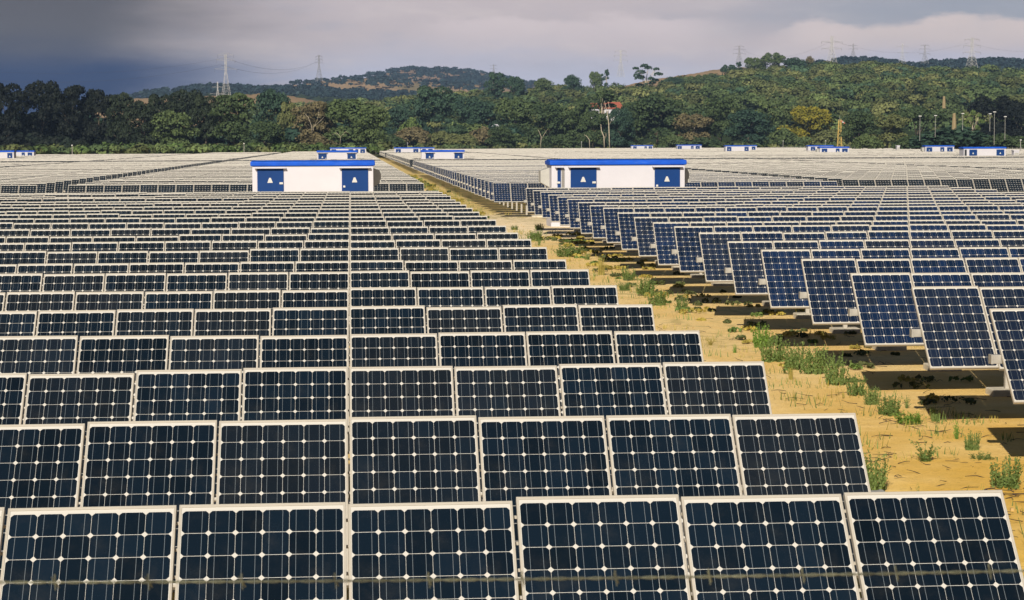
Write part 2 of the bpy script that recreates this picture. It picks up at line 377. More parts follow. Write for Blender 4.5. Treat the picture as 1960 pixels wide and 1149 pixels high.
# forest hillside on the right: ridge pixels give its height
RIDGE = [(480, 212), (640, 204), (760, 194), (860, 186), (950, 180), (1050, 176), (1150, 172), (1250, 164), (1330, 154), (1400, 144), (1480, 134), (1560, 131), (1650, 131), (1800, 138), (1960, 144), (2150, 154), (2400, 174)]
D0, DR = 760.0, 1350.0
def hill_h(u, D):
    v = np.interp(u, [p[0] for p in RIDGE], [p[1] for p in RIDGE])
    vh = 574.5 - math.tan(PITCH)*F_PX - 0.00394*(u-980)
    return 4.0 + (vh-v)/F_PX*DR*np.clip((D-D0)/(DR-D0), 0, 1)**0.9*np.where(D > DR, np.clip(1-(D-DR)/400, 0, 1), 1)
def polar(u, D, z):
    a = YAW + np.arctan((u-980)/F_PX); return np.stack([D*np.sin(a), D*np.cos(a), z], -1)
U, DD = np.meshgrid(np.linspace(440, 2450, 110), np.concatenate([np.linspace(D0-20, DR, 26), np.linspace(DR+20, DR+420, 10)]))
hz = hill_h(U, DD); hz[DD < D0] = -1.5; hz[-1] = -2
V = polar(U, DD, np.where(DD < D0, -1.5, hz-8.0)).reshape(-1, 3)
mb = MB(); mb.v = list(map(tuple, V)); nu = U.shape[1]
mb.f = [(j*nu+i, j*nu+i+1, (j+1)*nu+i+1, (j+1)*nu+i) for j in range(U.shape[0]-1) for i in range(nu-1)]; mb.m = [0]*len(mb.f)
tag(mb.build('hillside', 'hill_wood', smooth=True), kind='structure')

# ------------------------------------------------------------------ foliage
def leaf_quads(blobs, per, size, rg, low=-0.45, jit=0.55):
    """leaf-clump quads over the outside of ellipsoid blobs: (n,4,3)"""
    B = np.repeat(np.array(blobs, float), per, axis=0); n = len(B)
    d = rg.normal(size=(n, 3)); d /= np.linalg.norm(d, axis=1)[:, None]
    d[:, 2] = np.where(d[:, 2] < low, -d[:, 2], d[:, 2])
    c = B[:, :3] + d*B[:, 3:6]*(0.72 + 0.36*rg.random((n, 1)))
    nr = d/B[:, 3:6]; nr /= np.linalg.norm(nr, axis=1)[:, None]; nr += rg.normal(0, jit, (n, 3)); nr /= np.linalg.norm(nr, axis=1)[:, None]
    a = np.cross(nr, rg.normal(size=(n, 3))); a /= np.linalg.norm(a, axis=1)[:, None]; b_ = np.cross(nr, a)
    s = (size*(0.55 + 0.9*rg.random((n, 1)))); a *= s; b_ *= s*(0.6 + 0.5*rg.random((n, 1)))
    return np.stack([c-a-b_*0.6, c+a*0.8-b_, c+a+b_*0.7, c-a*0.7+b_], 1)
def crown_blobs(kind, rg):
    out = []
    if kind == 'tall':
        for i in range(22):
            z = 0.30 + 0.62*(i+0.5)/22; w_ = 0.36*math.sin(math.pi*min(1, (z-0.12)/0.95))**0.7
            a = i*2.4 + rg.random(); r = w_*math.sqrt(rg.random()); s = 0.10 + 0.07*rg.random()
            out.append((r*math.cos(a), r*math.sin(a), z, s*1.25, s*1.25, s*0.62))
    elif kind == 'round':
        for i in range(24):
            z = 0.22 + 0.66*rg.random(); w_ = 0.40*math.sqrt(max(0.05, 1-((z-0.42)/0.56)**2))
            a = i*2.4 + rg.random()*0.8; r = w_*(0.45+0.55*rg.random()); s = 0.10 + 0.08*rg.random()
            out.append((r*math.cos(a), r*math.sin(a), z, s*1.2, s*1.2, s*0.9))
    elif kind == 'umbrella':
        for i in range(20):
            a = i*2.4; r = 0.42*math.sqrt((i+0.5)/20); s = 0.10+0.05*rg.random()
            out.append((r*math.cos(a), r*math.sin(a), 0.82-0.6*r*r+0.06*rg.random(), s*1.25, s*1.25, s*0.9))
    elif kind == 'sparse':
        for i in range(15):
            z = 0.38 + 0.55*rg.random(); a = i*2.4; r = 0.40*math.sqrt(rg.random()); s = 0.06+0.06*rg.random()
            out.append((r*math.cos(a), r*math.sin(a), z, s*1.5, s*1.5, s*0.6))
    else:  # bush
        for i in range(18):
            a = i*2.4 + rg.random(); r = 0.38*math.sqrt((i+0.5)/18); z = 0.55*(1-(r/0.5)**2)+0.12*rg.random()+0.05; s = 0.13+0.06*rg.random()
            out.append((r*math.cos(a), r*math.sin(a), z, s, s, s*1.3))
    return out
CROWNS, TRUNKS = {}, {}
for kind, per, size in (('tall', 260, 0.0165), ('round', 260, 0.0165), ('umbrella', 200, 0.019), ('sparse', 170, 0.016), ('bush', 190, 0.024)):
    for k in range(3):
        rg = np.random.default_rng(hash(kind) % 1 + 17*k + len(kind)*101)
        bl = crown_blobs(kind, rg)
        CROWNS[kind, k] = (quads_mesh('crown', leaf_quads(bl, per, size, rg), ['leaf_mid']), bl)
        tb = MB(); top = 0.62 if kind != 'bush' else 0.2
        tb.tube([(0, 0, -0.03), (0.008, 0.004, top*0.4), (-0.006, 0.004, top*0.75), (0, 0, top)], [0.024, 0.019, 0.015, 0.006], 7)
        for q in range(7 if kind != 'bush' else 3):
            x, y, z = bl[(q*3+k) % len(bl)][:3]; h0 = top*(0.35+0.07*q)
            tb.tube([(0, 0, h0), (x*0.45, y*0.45, h0+(z-h0)*0.6), (x*0.95, y*0.95, z)], [0.010, 0.007, 0.003], 5)
        TRUNKS[kind, k] = tb.mesh('trunk', ['bark'], True)
tree_n = 0
def tree(u, vtop, wpx, D, kind, leaf, label, name='tree', cat='tree', bark='bark', base=None, group='trees beyond the solar field', hscale=1.0):
    global tree_n; tree_n += 1
    k = tree_n % 3
    p = at_depth(u, vtop, D); z0 = gz(p.y) - 0.3 if base is None else base
    root = link(name, None, loc=(p.x, p.y, z0), rot=(0, 0, tree_n*2.1))
    root.scale = (wpx/F_PX*D*1.02,)*2 + ((p.z-z0)*1.02*hscale,)
    tag(root, label, cat, group)
    for nm, me, mat in (('crown', CROWNS[kind, k][0], 'leaf_'+leaf), ('trunk', TRUNKS[kind, k], bark)):
        o = link(nm, me, root); o.material_slots[0].link = 'OBJECT'; o.material_slots[0].material = MATS[mat]
    return root

# ------------------------------------------------------------------ solar panels
W, L, PW, BETA = 1.01, 1.487, 0.992, R(46.9)
SB, CB = math.sin(BETA), math.cos(BETA)
Z_TOP, PITCH_Y = CAM_H-2.157, 3.6494
Z_C = Z_TOP - L/2*SB                       # centre of a panel = height of the tilt axis
def panel_frame():
    mb = MB(); hx, hy = PW/2, L/2
    def ring(dx, dy, z): return [(-hx+dx, -hy+dy, z), (hx-dx, -hy+dy, z), (hx-dx, hy-dy, z), (-hx+dx, hy-dy, z)]
    rings = [ring(.010, .010, -.042), ring(0, 0, -.042), ring(0, 0, -.003), ring(.003, .003, 0), ring(.006, .006, 0), ring(.007, .0075, -.0016), ring(.0095, .010, -.0016), ring(.0105, .0115, 0), ring(.0145, .021, 0), ring(.0155, .022, -.0045)]
    vs = [q for r in rings for q in r]; fs = []
    for i in range(len(rings)-1):
        for k in range(4): fs.append((i*4+k, i*4+(k+1) % 4, (i+1)*4+(k+1) % 4, (i+1)*4+k))
    mb.add(vs, fs)
    mb.add(ring(.0105, .0105, -.012), [(3, 2, 1, 0)], 1)
    return mb.mesh('solar_panel', ['frame', 'panel_back'])
PU, PV, CELL_Y = 0.1590, 0.1567, -0.0065
def sheet_uv(hx, hy): return [(3+a*hx/PU, 4.5+(b*hy-CELL_Y)/PV) for a, b in ((-1, -1), (1, -1), (1, 1), (-1, 1))]
def cell_sheet(mat):
    hx, hy = PW/2-.0150, L/2-.0215
    return quads_mesh('cell_sheet', np.array([[(-hx, -hy, -.0040), (hx, -hy, -.0040), (hx, hy, -.0040), (-hx, hy, -.0040)]]), [mat], uv=np.array(sheet_uv(hx, hy)))
ME_FRAME = panel_frame(); ME_SHEET = {k: cell_sheet('cells_'+k) for k in ('dark', 'blue')}
def post_meshes():
    p = MB(); p.box((-.045, -.045, 0.04), (.045, .045, Z_C-0.10), 0, .008); p.box((-.10, -.09, Z_C-0.20), (.10, .09, Z_C-0.16))
    f = MB(); f.box((-.30, -.22, -.25), (.30, .22, .10), 0, .025)
    return p.mesh('post', ['frame']), f.mesh('footing', ['concrete'])
ME_POST, ME_FOOT = post_meshes()
def tube_mesh(n):
    mb = MB(); x1 = n*W
    cy, cz = .115*SB, Z_C-.115*CB
    mb.box((-.10, cy-.055, cz-.055), (x1+.10, cy+.055, cz+.055), 0, .006)
    for x in (-.115, x1+.085): mb.box((x, cy-.06, cz-.06), (x+.03, cy+.06, cz+.06), 0, .004)
    return mb.mesh('torque_tube', ['galvanised'])
def rail_mesh(n):
    mb = MB()
    for k in range(8):
        t = -L/2 + L*(k+0.5)/8; y = t*CB + .050*SB; z = Z_C + t*SB - .050*CB
        mb.box((.02, y-.009, z-.009), (n*W-.02, y+.009, z+.009))
    return mb.mesh('mounting_rails', ['frame'])
TUBES, RAILS = {}, {}
ONES = ['', 'first', 'second', 'third', 'fourth', 'fifth', 'sixth', 'seventh', 'eighth', 'ninth', 'tenth', 'eleventh', 'twelfth', 'thirteenth', 'fourteenth', 'fifteenth', 'sixteenth', 'seventeenth', 'eighteenth', 'nineteenth']
TENS = {2: ('twentieth', 'twenty'), 3: ('thirtieth', 'thirty'), 4: ('fortieth', 'forty'), 5: ('fiftieth', 'fifty')}
def ordinal(n): return ONES[n] if n < 20 else TENS[n//10][0] if n % 10 == 0 else TENS[n//10][1]+'-'+ONES[n % 10]
rnd = random.Random(11)
def panel_row(y_top, i0, i1, x_off, kind, label, group):
    """one tracker row: panels i0..i1-1 side by side on a torque tube"""
    n = i1-i0; x0 = x_off + i0*W; yc = y_top - L/2*CB
    near = .25 if y_top < 24 else 1.0; dz = rnd.gauss(0, .012)*near
    root = link('solar_panel_row', None, loc=(x0, yc, gz(yc)+dz)); tag(root, label, 'solar panel row', group)
    if n not in TUBES: TUBES[n] = tube_mesh(n); RAILS[n] = rail_mesh(n)
    link('torque_tube', TUBES[n], root); link('mounting_rails', RAILS[n], root)
    x = 2.52 if kind == 'blue' else n*W-1.8
    while 0 < x < n*W:
        p = link('post', ME_POST, root, loc=(x, .115*SB*0.6, 0)); link('footing', ME_FOOT, p)
        x += 4.04 if kind == 'blue' else -4.04
    tilt = rnd.gauss(0, R(0.35))*near; lift = 0
    for k in range(n):
        if k % 4 == 0: lift = rnd.gauss(0, .006)
        p = link('solar_panel', ME_FRAME, root, loc=((k+.5)*W+rnd.gauss(0, .002), rnd.gauss(0, .003), Z_C+lift+rnd.gauss(0, .005)),
                 rot=(BETA+tilt+rnd.gauss(0, R(.3)), rnd.gauss(0, R(.08)), rnd.gauss(0, R(.12))))
        link('cell_sheet', ME_SHEET[kind], p)
    return root
X_R, Y_R = 8.146, 10.786
for r in range(23):
    y = 12.13 + PITCH_Y*r
    i0 = max(-16, math.floor(-(664+160)/F_PX*y/W)-1)
    panel_row(y, i0, 4, -0.04, 'dark', ordinal(r+1)+' row of dark solar panels from the camera, left of the sandy track', 'solar panel rows left of the sandy track')
for r in range(2, 24):
    y = Y_R + PITCH_Y*r
    panel_row(y, 0, 20, X_R, 'blue', ordinal(r-1)+' row of blue solar panels from the camera, right of the sandy track', 'solar panel rows right of the sandy track')

def far_panels(rows):
    """rows: (x0, y_top, z_base, n). Returns quads, material index, uv for many panels at once"""
    X = np.concatenate([x0 + W*(np.arange(n)+.5) for x0, y, z, n in rows]); N = len(X)
    Y = np.concatenate([np.full(n, y-L/2*CB) for x0, y, z, n in rows]); Z = np.concatenate([np.full(n, z+Z_C) for x0, y, z, n in rows])
    rg = np.random.default_rng(N); Z = Z + rg.normal(0, .006, N)
    b_ = BETA + rg.normal(0, R(.3), N); cb, sb = np.cos(b_), np.sin(b_)
    def P(lx, ly, lz):
        return np.stack([X+lx, Y+ly*cb-lz*sb, Z+ly*sb+lz*cb], -1)
    hx, hy, d = PW/2, L/2, .042
    c = {(a, b, e): P(a*hx, b*hy, 0 if e else -d) for a in (-1, 1) for b in (-1, 1) for e in (0, 1)}
    faces = [((-1,-1,1),(1,-1,1),(1,1,1),(-1,1,1)), ((-1,1,0),(1,1,0),(1,-1,0),(-1,-1,0)), ((-1,1,1),(1,1,1),(1,1,0),(-1,1,0)), ((-1,-1,0),(1,-1,0),(1,-1,1),(-1,-1,1)), ((-1,-1,0),(-1,-1,1),(-1,1,1),(-1,1,0)), ((1,-1,1),(1,-1,0),(1,1,0),(1,1,1))]
    Q = [np.stack([c[k] for k in f], 1) for f in faces]
    sx, sy = hx-.015, hy-.0215
    Q.append(np.stack([P(-sx, -sy, .0025), P(sx, -sy, .0025), P(sx, sy, .0025), P(-sx, sy, .0025)], 1))
    uv = np.zeros((N*7, 4, 2)); uv[N*6:] = np.array(sheet_uv(sx, sy))
    return np.concatenate(Q), np.concatenate([np.zeros(N*6), np.ones(N)]), uv
def supports(rows):
    Q = []
    for x0, y, z, n in rows:
        yc = y-L/2*CB+.115*SB; zt = z+Z_C-.115*CB; h = .055
        bx = [((x0-.1, yc-h, zt-h), (x0+n*W+.1, yc+h, zt+h))] + [((x-.05, yc-.05, z-.1), (x+.05, yc+.05, zt)) for x in np.arange(x0+2.25, x0+n*W, 4.04)]
        for (a0, b0, c0), (a1, b1, c1) in bx:
            Q += [[(a0,b0,c0),(a1,b0,c0),(a1,b0,c1),(a0,b0,c1)], [(a0,b1,c1),(a1,b1,c1),(a1,b1,c0),(a0,b1,c0)], [(a0,b0,c1),(a1,b0,c1),(a1,b1,c1),(a0,b1,c1)], [(a0,b0,c0),(a0,b0,c1),(a0,b1,c1),(a0,b1,c0)], [(a1,b0,c0),(a1,b1,c0),(a1,b1,c1),(a1,b0,c1)]]
    return np.array(Q)
def far_mesh(name, rows, mat):
    Q, mi, uv = far_panels(rows); S = supports(rows)
    return quads_mesh(name, np.concatenate([Q, S]), ['frame', mat], np.concatenate([mi, np.zeros(len(S))]), np.concatenate([uv, np.zeros((len(S), 4, 2))]))
# blocks of the field beyond the cross track: x start, panels, first row, look, where
BLOCKS = [(-35.0, 17, 117.6, 'dark', 'in the left field past the dark seam'),
          (-16.0, 20, 117.0, 'dark', 'behind the left blue-roofed cabin'),
          (8.15, 20, 117.0, 'blue', 'behind the right blue-roofed cabin'),
          (29.6, 24, 121.0, 'dark', 'in the right field past its first dark seam'),
          (54.6, 44, 124.5, 'dark', 'in the right field past its second dark seam')]
rows_stuff = []
count = 0
for bx, bn, by, kind, where in BLOCKS:
    me = far_mesh('solar_panel_row', [(0, 0, 0, bn)], 'cells_'+kind)
    r = 0
    for r in range(200):
        y = by + PITCH_Y*r
        if y > 268: break
        ulim = (980+60)/F_PX
        if r == 0:
            panel_row(y, 0, bn, bx, kind, ordinal(1)+' row of small panels '+where, 'solar panel rows beyond the cross track'); continue
        if bx > (YAW+ulim)*y*1.03 + 3 or bx+bn*W < (YAW-ulim)*y*1.03 - 3: continue
        o = link('solar_panel_row', me, loc=(bx, y, gz(y)+rnd.gauss(0, .012)))
        tag(o, ordinal(r+1)+' row of small panels '+where, 'solar panel row', 'solar panel rows beyond the cross track'); count += 1
FIELD_END = [(-200, 430), (-60, 470), (-36, 480), (-20, 560), (4, 580), (12, 720), (60, 750), (120, 760), (155, 735), (175, 640), (190, 560), (300, 540)]
CABINS = []     # footprints that rows must leave free, filled below
def far_field():
    rows = []
    for bx, bn in ((-86, 24), (-60.5, 24), (-35.0, 17), (-16.0, 20), (8.15, 20), (29.6, 24), (54.6, 44), (100.2, 30), (131.5, 30), (162.8, 30), (194, 30), (225, 30), (256, 20)):
        yend = np.interp(bx+bn*W/2, [p[0] for p in FIELD_END], [p[1] for p in FIELD_END])
        y = 117.0 if bx >= 100 or bx < -50 else 284.0
        y += (bx*0.37) % 3.0
        while y < yend:
            if 268 < y < 284 or 470 < y < 482: y += PITCH_Y; continue
            a, b = bx, bx+bn*W
            lim0, lim1 = (YAW-1100/F_PX)*y - 4, (YAW+1120/F_PX)*y + 6
            if b > lim0 and a < lim1:
                seg = [(i, all(not (cx0-1.2 < bx+(i+.5)*W < cx1+1.2 and cy0-3.2 < y < cy1+3.4) for cx0, cx1, cy0, cy1 in CABINS)) for i in range(bn) if lim0 < bx+(i+.5)*W < lim1]
                st = None
                for i, okk in seg + [(None, False)]:
                    if okk and st is None: st = i
                    if not okk and st is not None:
                        e = i if i is not None else seg[-1][0]+1
                        if e > st: rows.append((bx+st*W, y, gz(y)+rnd.gauss(0, .012), e-st))
                        st = None
            y += PITCH_Y
    return rows

# ------------------------------------------------------------------ transformer cabins
def cabin(x0, x1, y, zroof, doors, label, extra=None, hoods=(), group='white transformer cabins among the panels', detail=True, zfloor=-0.3, black=False):
    """face in the plane y; doors: (xc, width, kind)"""
    w_, dep = x1-x0, 2.4
    root = link('transformer_cabin', None, loc=(x0, y, gz(y))); tag(root, label, 'transformer cabin', group)
    CABINS.append((x0, x1, y, y+dep))
    zr = zroof - gz(y); H = zr-0.26
    b = MB(); b.box((0, 0, zfloor), (w_, dep, H), 0, .03); b.box((-.03, -.03, zfloor), (w_+.03, dep+.03, .35), 0, .02)
    b.build('wall', 'white_wall', root)
    r_ = MB()
    bm = bmesh.new(); bmesh.ops.create_grid(bm, x_segments=24, y_segments=6, size=0.5)
    ov = .09; top = []
    for q in bm.verts:
        q.co = Vector(((q.co.x+.5)*(w_+2*ov)-ov, (q.co.y+.5)*(dep+2*ov)-ov, H+.24+.05*(1-abs(2*q.co.y))+rnd.gauss(0, .004)))
    ext = bmesh.ops.extrude_face_region(bm, geom=bm.faces[:])
    for q in [e for e in ext['geom'] if isinstance(e, bmesh.types.BMVert)]: q.co.z = H+.005
    bmesh.ops.recalc_face_normals(bm, faces=bm.faces[:])
    sharp = [e for e in bm.edges if len(e.link_faces) == 2 and e.calc_face_angle() > 0.8]
    bmesh.ops.bevel(bm, geom=sharp, offset=.055, segments=3, affect='EDGES', profile=0.5)
    bm.verts.index_update(); r_.add([q.co.copy() for q in bm.verts], [[q.index for q in f.verts] for f in bm.faces]); bm.free()
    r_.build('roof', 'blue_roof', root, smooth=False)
    zt = H-.13
    for xc, dw, kind in doors:
        xc -= x0
        d = MB(); d.box((-dw/2, -.045, zt-2.12), (dw/2, -.003, zt), 0, .006)
        if detail and dw > 0.9: d.box((-.008, -.052, zt-2.10), (.008, -.045, zt-.02)); d.box((-dw/2+.03, -.050, zt-.06), (dw/2-.03, -.045, zt-.03))
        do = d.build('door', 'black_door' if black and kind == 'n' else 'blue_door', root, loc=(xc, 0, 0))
        if kind != 'n':
            s_ = MB(); q = .135 if kind == 'w' else .18; zc = zt-.58; xx = -.02
            s_.add([(xx-q, -.058, zc-q*.85), (xx+q, -.058, zc-q*.85), (xx+.04, -.058, zc+q), (xx-.04, -.058, zc+q), (xx-q, -.053, zc-q*.85), (xx+q, -.053, zc-q*.85), (xx+.04, -.053, zc+q), (xx-.04, -.053, zc+q)],
                   [(0, 1, 2, 3), (7, 6, 5, 4), (0, 4, 5, 1), (1, 5, 6, 2), (2, 6, 7, 3), (3, 7, 4, 0)])
            s_.build('warning_sign', 'white_sign', do)
        if detail:
            h_ = MB(); sx = dw/2-.12 if xc < w_*.6 else -dw/2+.12
            zh = zt-.72 if xc < w_*.6 else zt-.90
            h_.box((sx-.09 if xc < w_*.6 else sx-.05, -.075, zh-.05), (sx+.09 if xc < w_*.6 else sx+.05, -.046, zh+.05), 0, .008)
            h_.build('door_handle', 'white_sign', do)
            c = MB(); c.box((-dw/2-.13, -.24, zt+.02), (dw/2+.13, -.001, zt+.075), 0, .012)
            c.build('door_canopy', 'white_wall', root, loc=(xc, 0, 0))
    if extra is not None:
        gx, gw = extra; gx -= x0
        g_ = MB(); g_.box((gx-gw/2, -.03, zt-1.75), (gx+gw/2, -.002, zt-.05))
        for k in range(16): g_.box((gx-gw/2+.01, -.05, zt-1.72+k*.105), (gx+gw/2-.01, -.03, zt-1.68+k*.105))
        g_.build('vent_grille', 'grille', root)
    for side in hoods:
        h_ = MB(); xa, xb = (-.44, -.002) if side < 0 else (w_+.002, w_+.40)
        o_ = -.30 if side < 0 else .30
        y0, y1 = 1.1, 2.2; za, zb = zt-.85, zt-.10
        if side < 0: V_ = [(xa, y0, za+.12), (xb, y0, za-.12), (xb, y0, zb+.1), (xa, y0, zb-.05), (xa, y1, za+.12), (xb, y1, za-.12), (xb, y1, zb+.1), (xa, y1, zb-.05)]
        else: V_ = [(xa, y0, za-.12), (xb, y0, za+.12), (xb, y0, zb-.05), (xa, y0, zb+.1), (xa, y1, za-.12), (xb, y1, za+.12), (xb, y1, zb-.05), (xa, y1, zb+.1)]
        h_.add(V_, [(0, 1, 2, 3), (7, 6, 5, 4), (0, 4, 5, 1), (1, 5, 6, 2), (2, 6, 7, 3), (3, 7, 4, 0)])
        h_.build('vent_hood', 'hood_grey', root)
    if detail:
        s_ = MB(); s_.box((w_*.42, -.06, H-2.16), (w_*.42+.9, -.002, H-2.08), 0, .01); s_.build('wall_ledge', 'concrete', root)
    return root
def px_cabin(u0, u1, D, vroof, doors, label, **kw):
    """doors in pixels: (u0, u1, kind)"""
    p = at_depth((u0+u1)/2, vroof, D); y = p.y
    return cabin(x_at(u0, y), x_at(u1, y), y, p.z, [((x_at(a, y)+x_at(b, y))/2, x_at(b, y)-x_at(a, y), k) for a, b, k in doors], label, **kw)
yb = at_depth(600, 308, 101.8).y
px_cabin(482, 714, 101.8, 308.3, [(491.5, 542, 'w'), (653.5, 704, 'w')], 'large white cabin with two blue doors and mottled blue roof, left of the track', hoods=(1,))
px_cabin(1055.5, 1311, 101.0, 306.3, [(1066.8, 1073.2, 'n'), (1092, 1141.5, 'w'), (1253, 1301.5, 'w')], 'widest white cabin, with vent grille beside its narrow door, right of the track', extra=(x_at(1077.5, at_depth(1180, 306, 101).y), .14), hoods=(-1, 1))
px_cabin(607, 683, 296, 288.5, [(609, 625, 'w'), (664.7, 680.5, 'w')], 'white cabin right behind the roof of the large left cabin')
px_cabin(632, 700.5, 480, 282.7, [(634, 643, 'w'), (667, 676, 'w'), (680, 685.5, 't'), (689.5, 698.5, 'w')], 'pale cabin half hidden behind two other left cabins', detail=False)
px_cabin(806.5, 888.5, 296, 287.7, [(814.6, 830, 'w'), (869.7, 885.5, 'w')], 'white cabin with two blue doors just right of the distant track end')
px_cabin(754.5, 804, 490, 282.4, [(757.5, 767, 'w'), (791, 800.5, 'w')], 'small white cabin close beside the far end of the track', detail=False)
px_cabin(805.5, 831, 520, 282.4, [(808, 815, 't'), (819.5, 828, 'w')], 'cabin whose blue doors peep over the cabin roof in front', detail=False)
px_cabin(1208.5, 1249.7, 690, 278.2, [(1212, 1218.5, 'w'), (1233.5, 1238, 't'), (1241.5, 1248, 'w')], 'tiny white cabin at the field edge below the tall round tree', detail=False)
px_cabin(1296, 1343, 640, 277.4, [(1297, 1305, 'w'), (1322.5, 1327.5, 't'), (1331.5, 1339.5, 'w')], 'small three-door cabin left of the pair at the field edge', detail=False)
px_cabin(1389, 1436, 494, 278.4, [(1391.5, 1400, 'w'), (1425, 1433, 'w')], 'two-door cabin standing in front of a nearly hidden one', detail=False)
px_cabin(1430, 1448.5, 560, 278.2, [(1439, 1446, 'w')], 'nearly hidden cabin showing one blue door', detail=False)
px_cabin(1547, 1595, 500, 278.4, [(1552, 1560.5, 'w'), (1580, 1588, 'w')], 'cabin mostly covered by the three-door cabin left of the yellow mast', detail=False)
px_cabin(1569.5, 1625, 430, 281.2, [(1573, 1583.5, 'w'), (1600, 1607, 't'), (1612, 1622.5, 'w')], 'three-door white cabin in front of the yellow mast', hoods=(-1,), detail=False)
px_cabin(1771.5, 1826.5, 432, 278.6, [(1773.5, 1784.5, 'w'), (1800, 1807.5, 't'), (1813, 1823.5, 'w')], 'three-door white cabin below the big dark bush at right', hoods=(-1,), detail=False)
px_cabin(1845, 1925.5, 316, 281.6, [(1846.5, 1850.5, 'n'), (1855.5, 1870.5, 'w'), (1907.5, 1922.5, 'w')], 'largest distant cabin at right, with a narrow black door', hoods=(1,), detail=False, black=True)
px_cabin(-22, 26, 345, 288.6, [(-19, -10, 'w'), (13.5, 23, 'w')], 'dim white cabin cut by the left picture edge', detail=False)
px_cabin(28, 64.5, 410, 288.6, [(41, 47, 't'), (52.5, 61, 'w')], 'dim white cabin next to the cut-off one at far left', detail=False)
def equipment_box(u0, u1, v0, v1, D, label):
    p = at_depth((u0+u1)/2, v0, D); x0, x1 = x_at(u0, p.y), x_at(u1, p.y); h = p.z - gz(p.y)
    root = link('equipment_box', None, loc=((x0+x1)/2, p.y, gz(p.y))); tag(root, label, 'equipment box'); w2 = (x1-x0)/2
    CABINS.append((x0, x1, p.y, p.y+1.4))
    a = MB(); a.box((-w2, 0, -.1), (w2, 1.2, h*.93), 0, .04); a.build('housing', 'white_wall', root)
    c = MB(); c.box((-w2-.06, -.06, h*.935), (w2+.06, 1.26, h), 0, .03); c.build('lid', 'white_wall', root)
    d = MB(); d.box((-w2*.8, -.03, .3), (w2*.8, -.002, h*.85), 0, .01); d.build('door', 'hood_grey', root)
equipment_box(1717, 1722.5, 278.5, 284, 520, 'tiny white box alone on the field edge at right')
equipment_box(1941, 1951, 287.5, 297, 330, 'plain white box beside the largest distant right cabin')

fr = far_field()
me = far_mesh('solar_panel_field', fr, 'cells_dark')
tag(link('solar_panel_field', me), 'vast far field of tightly ranked pale-framed solar panels', 'solar panels', kind='stuff')
print('far rows', count, 'stuff panels', sum(r[3] for r in fr))

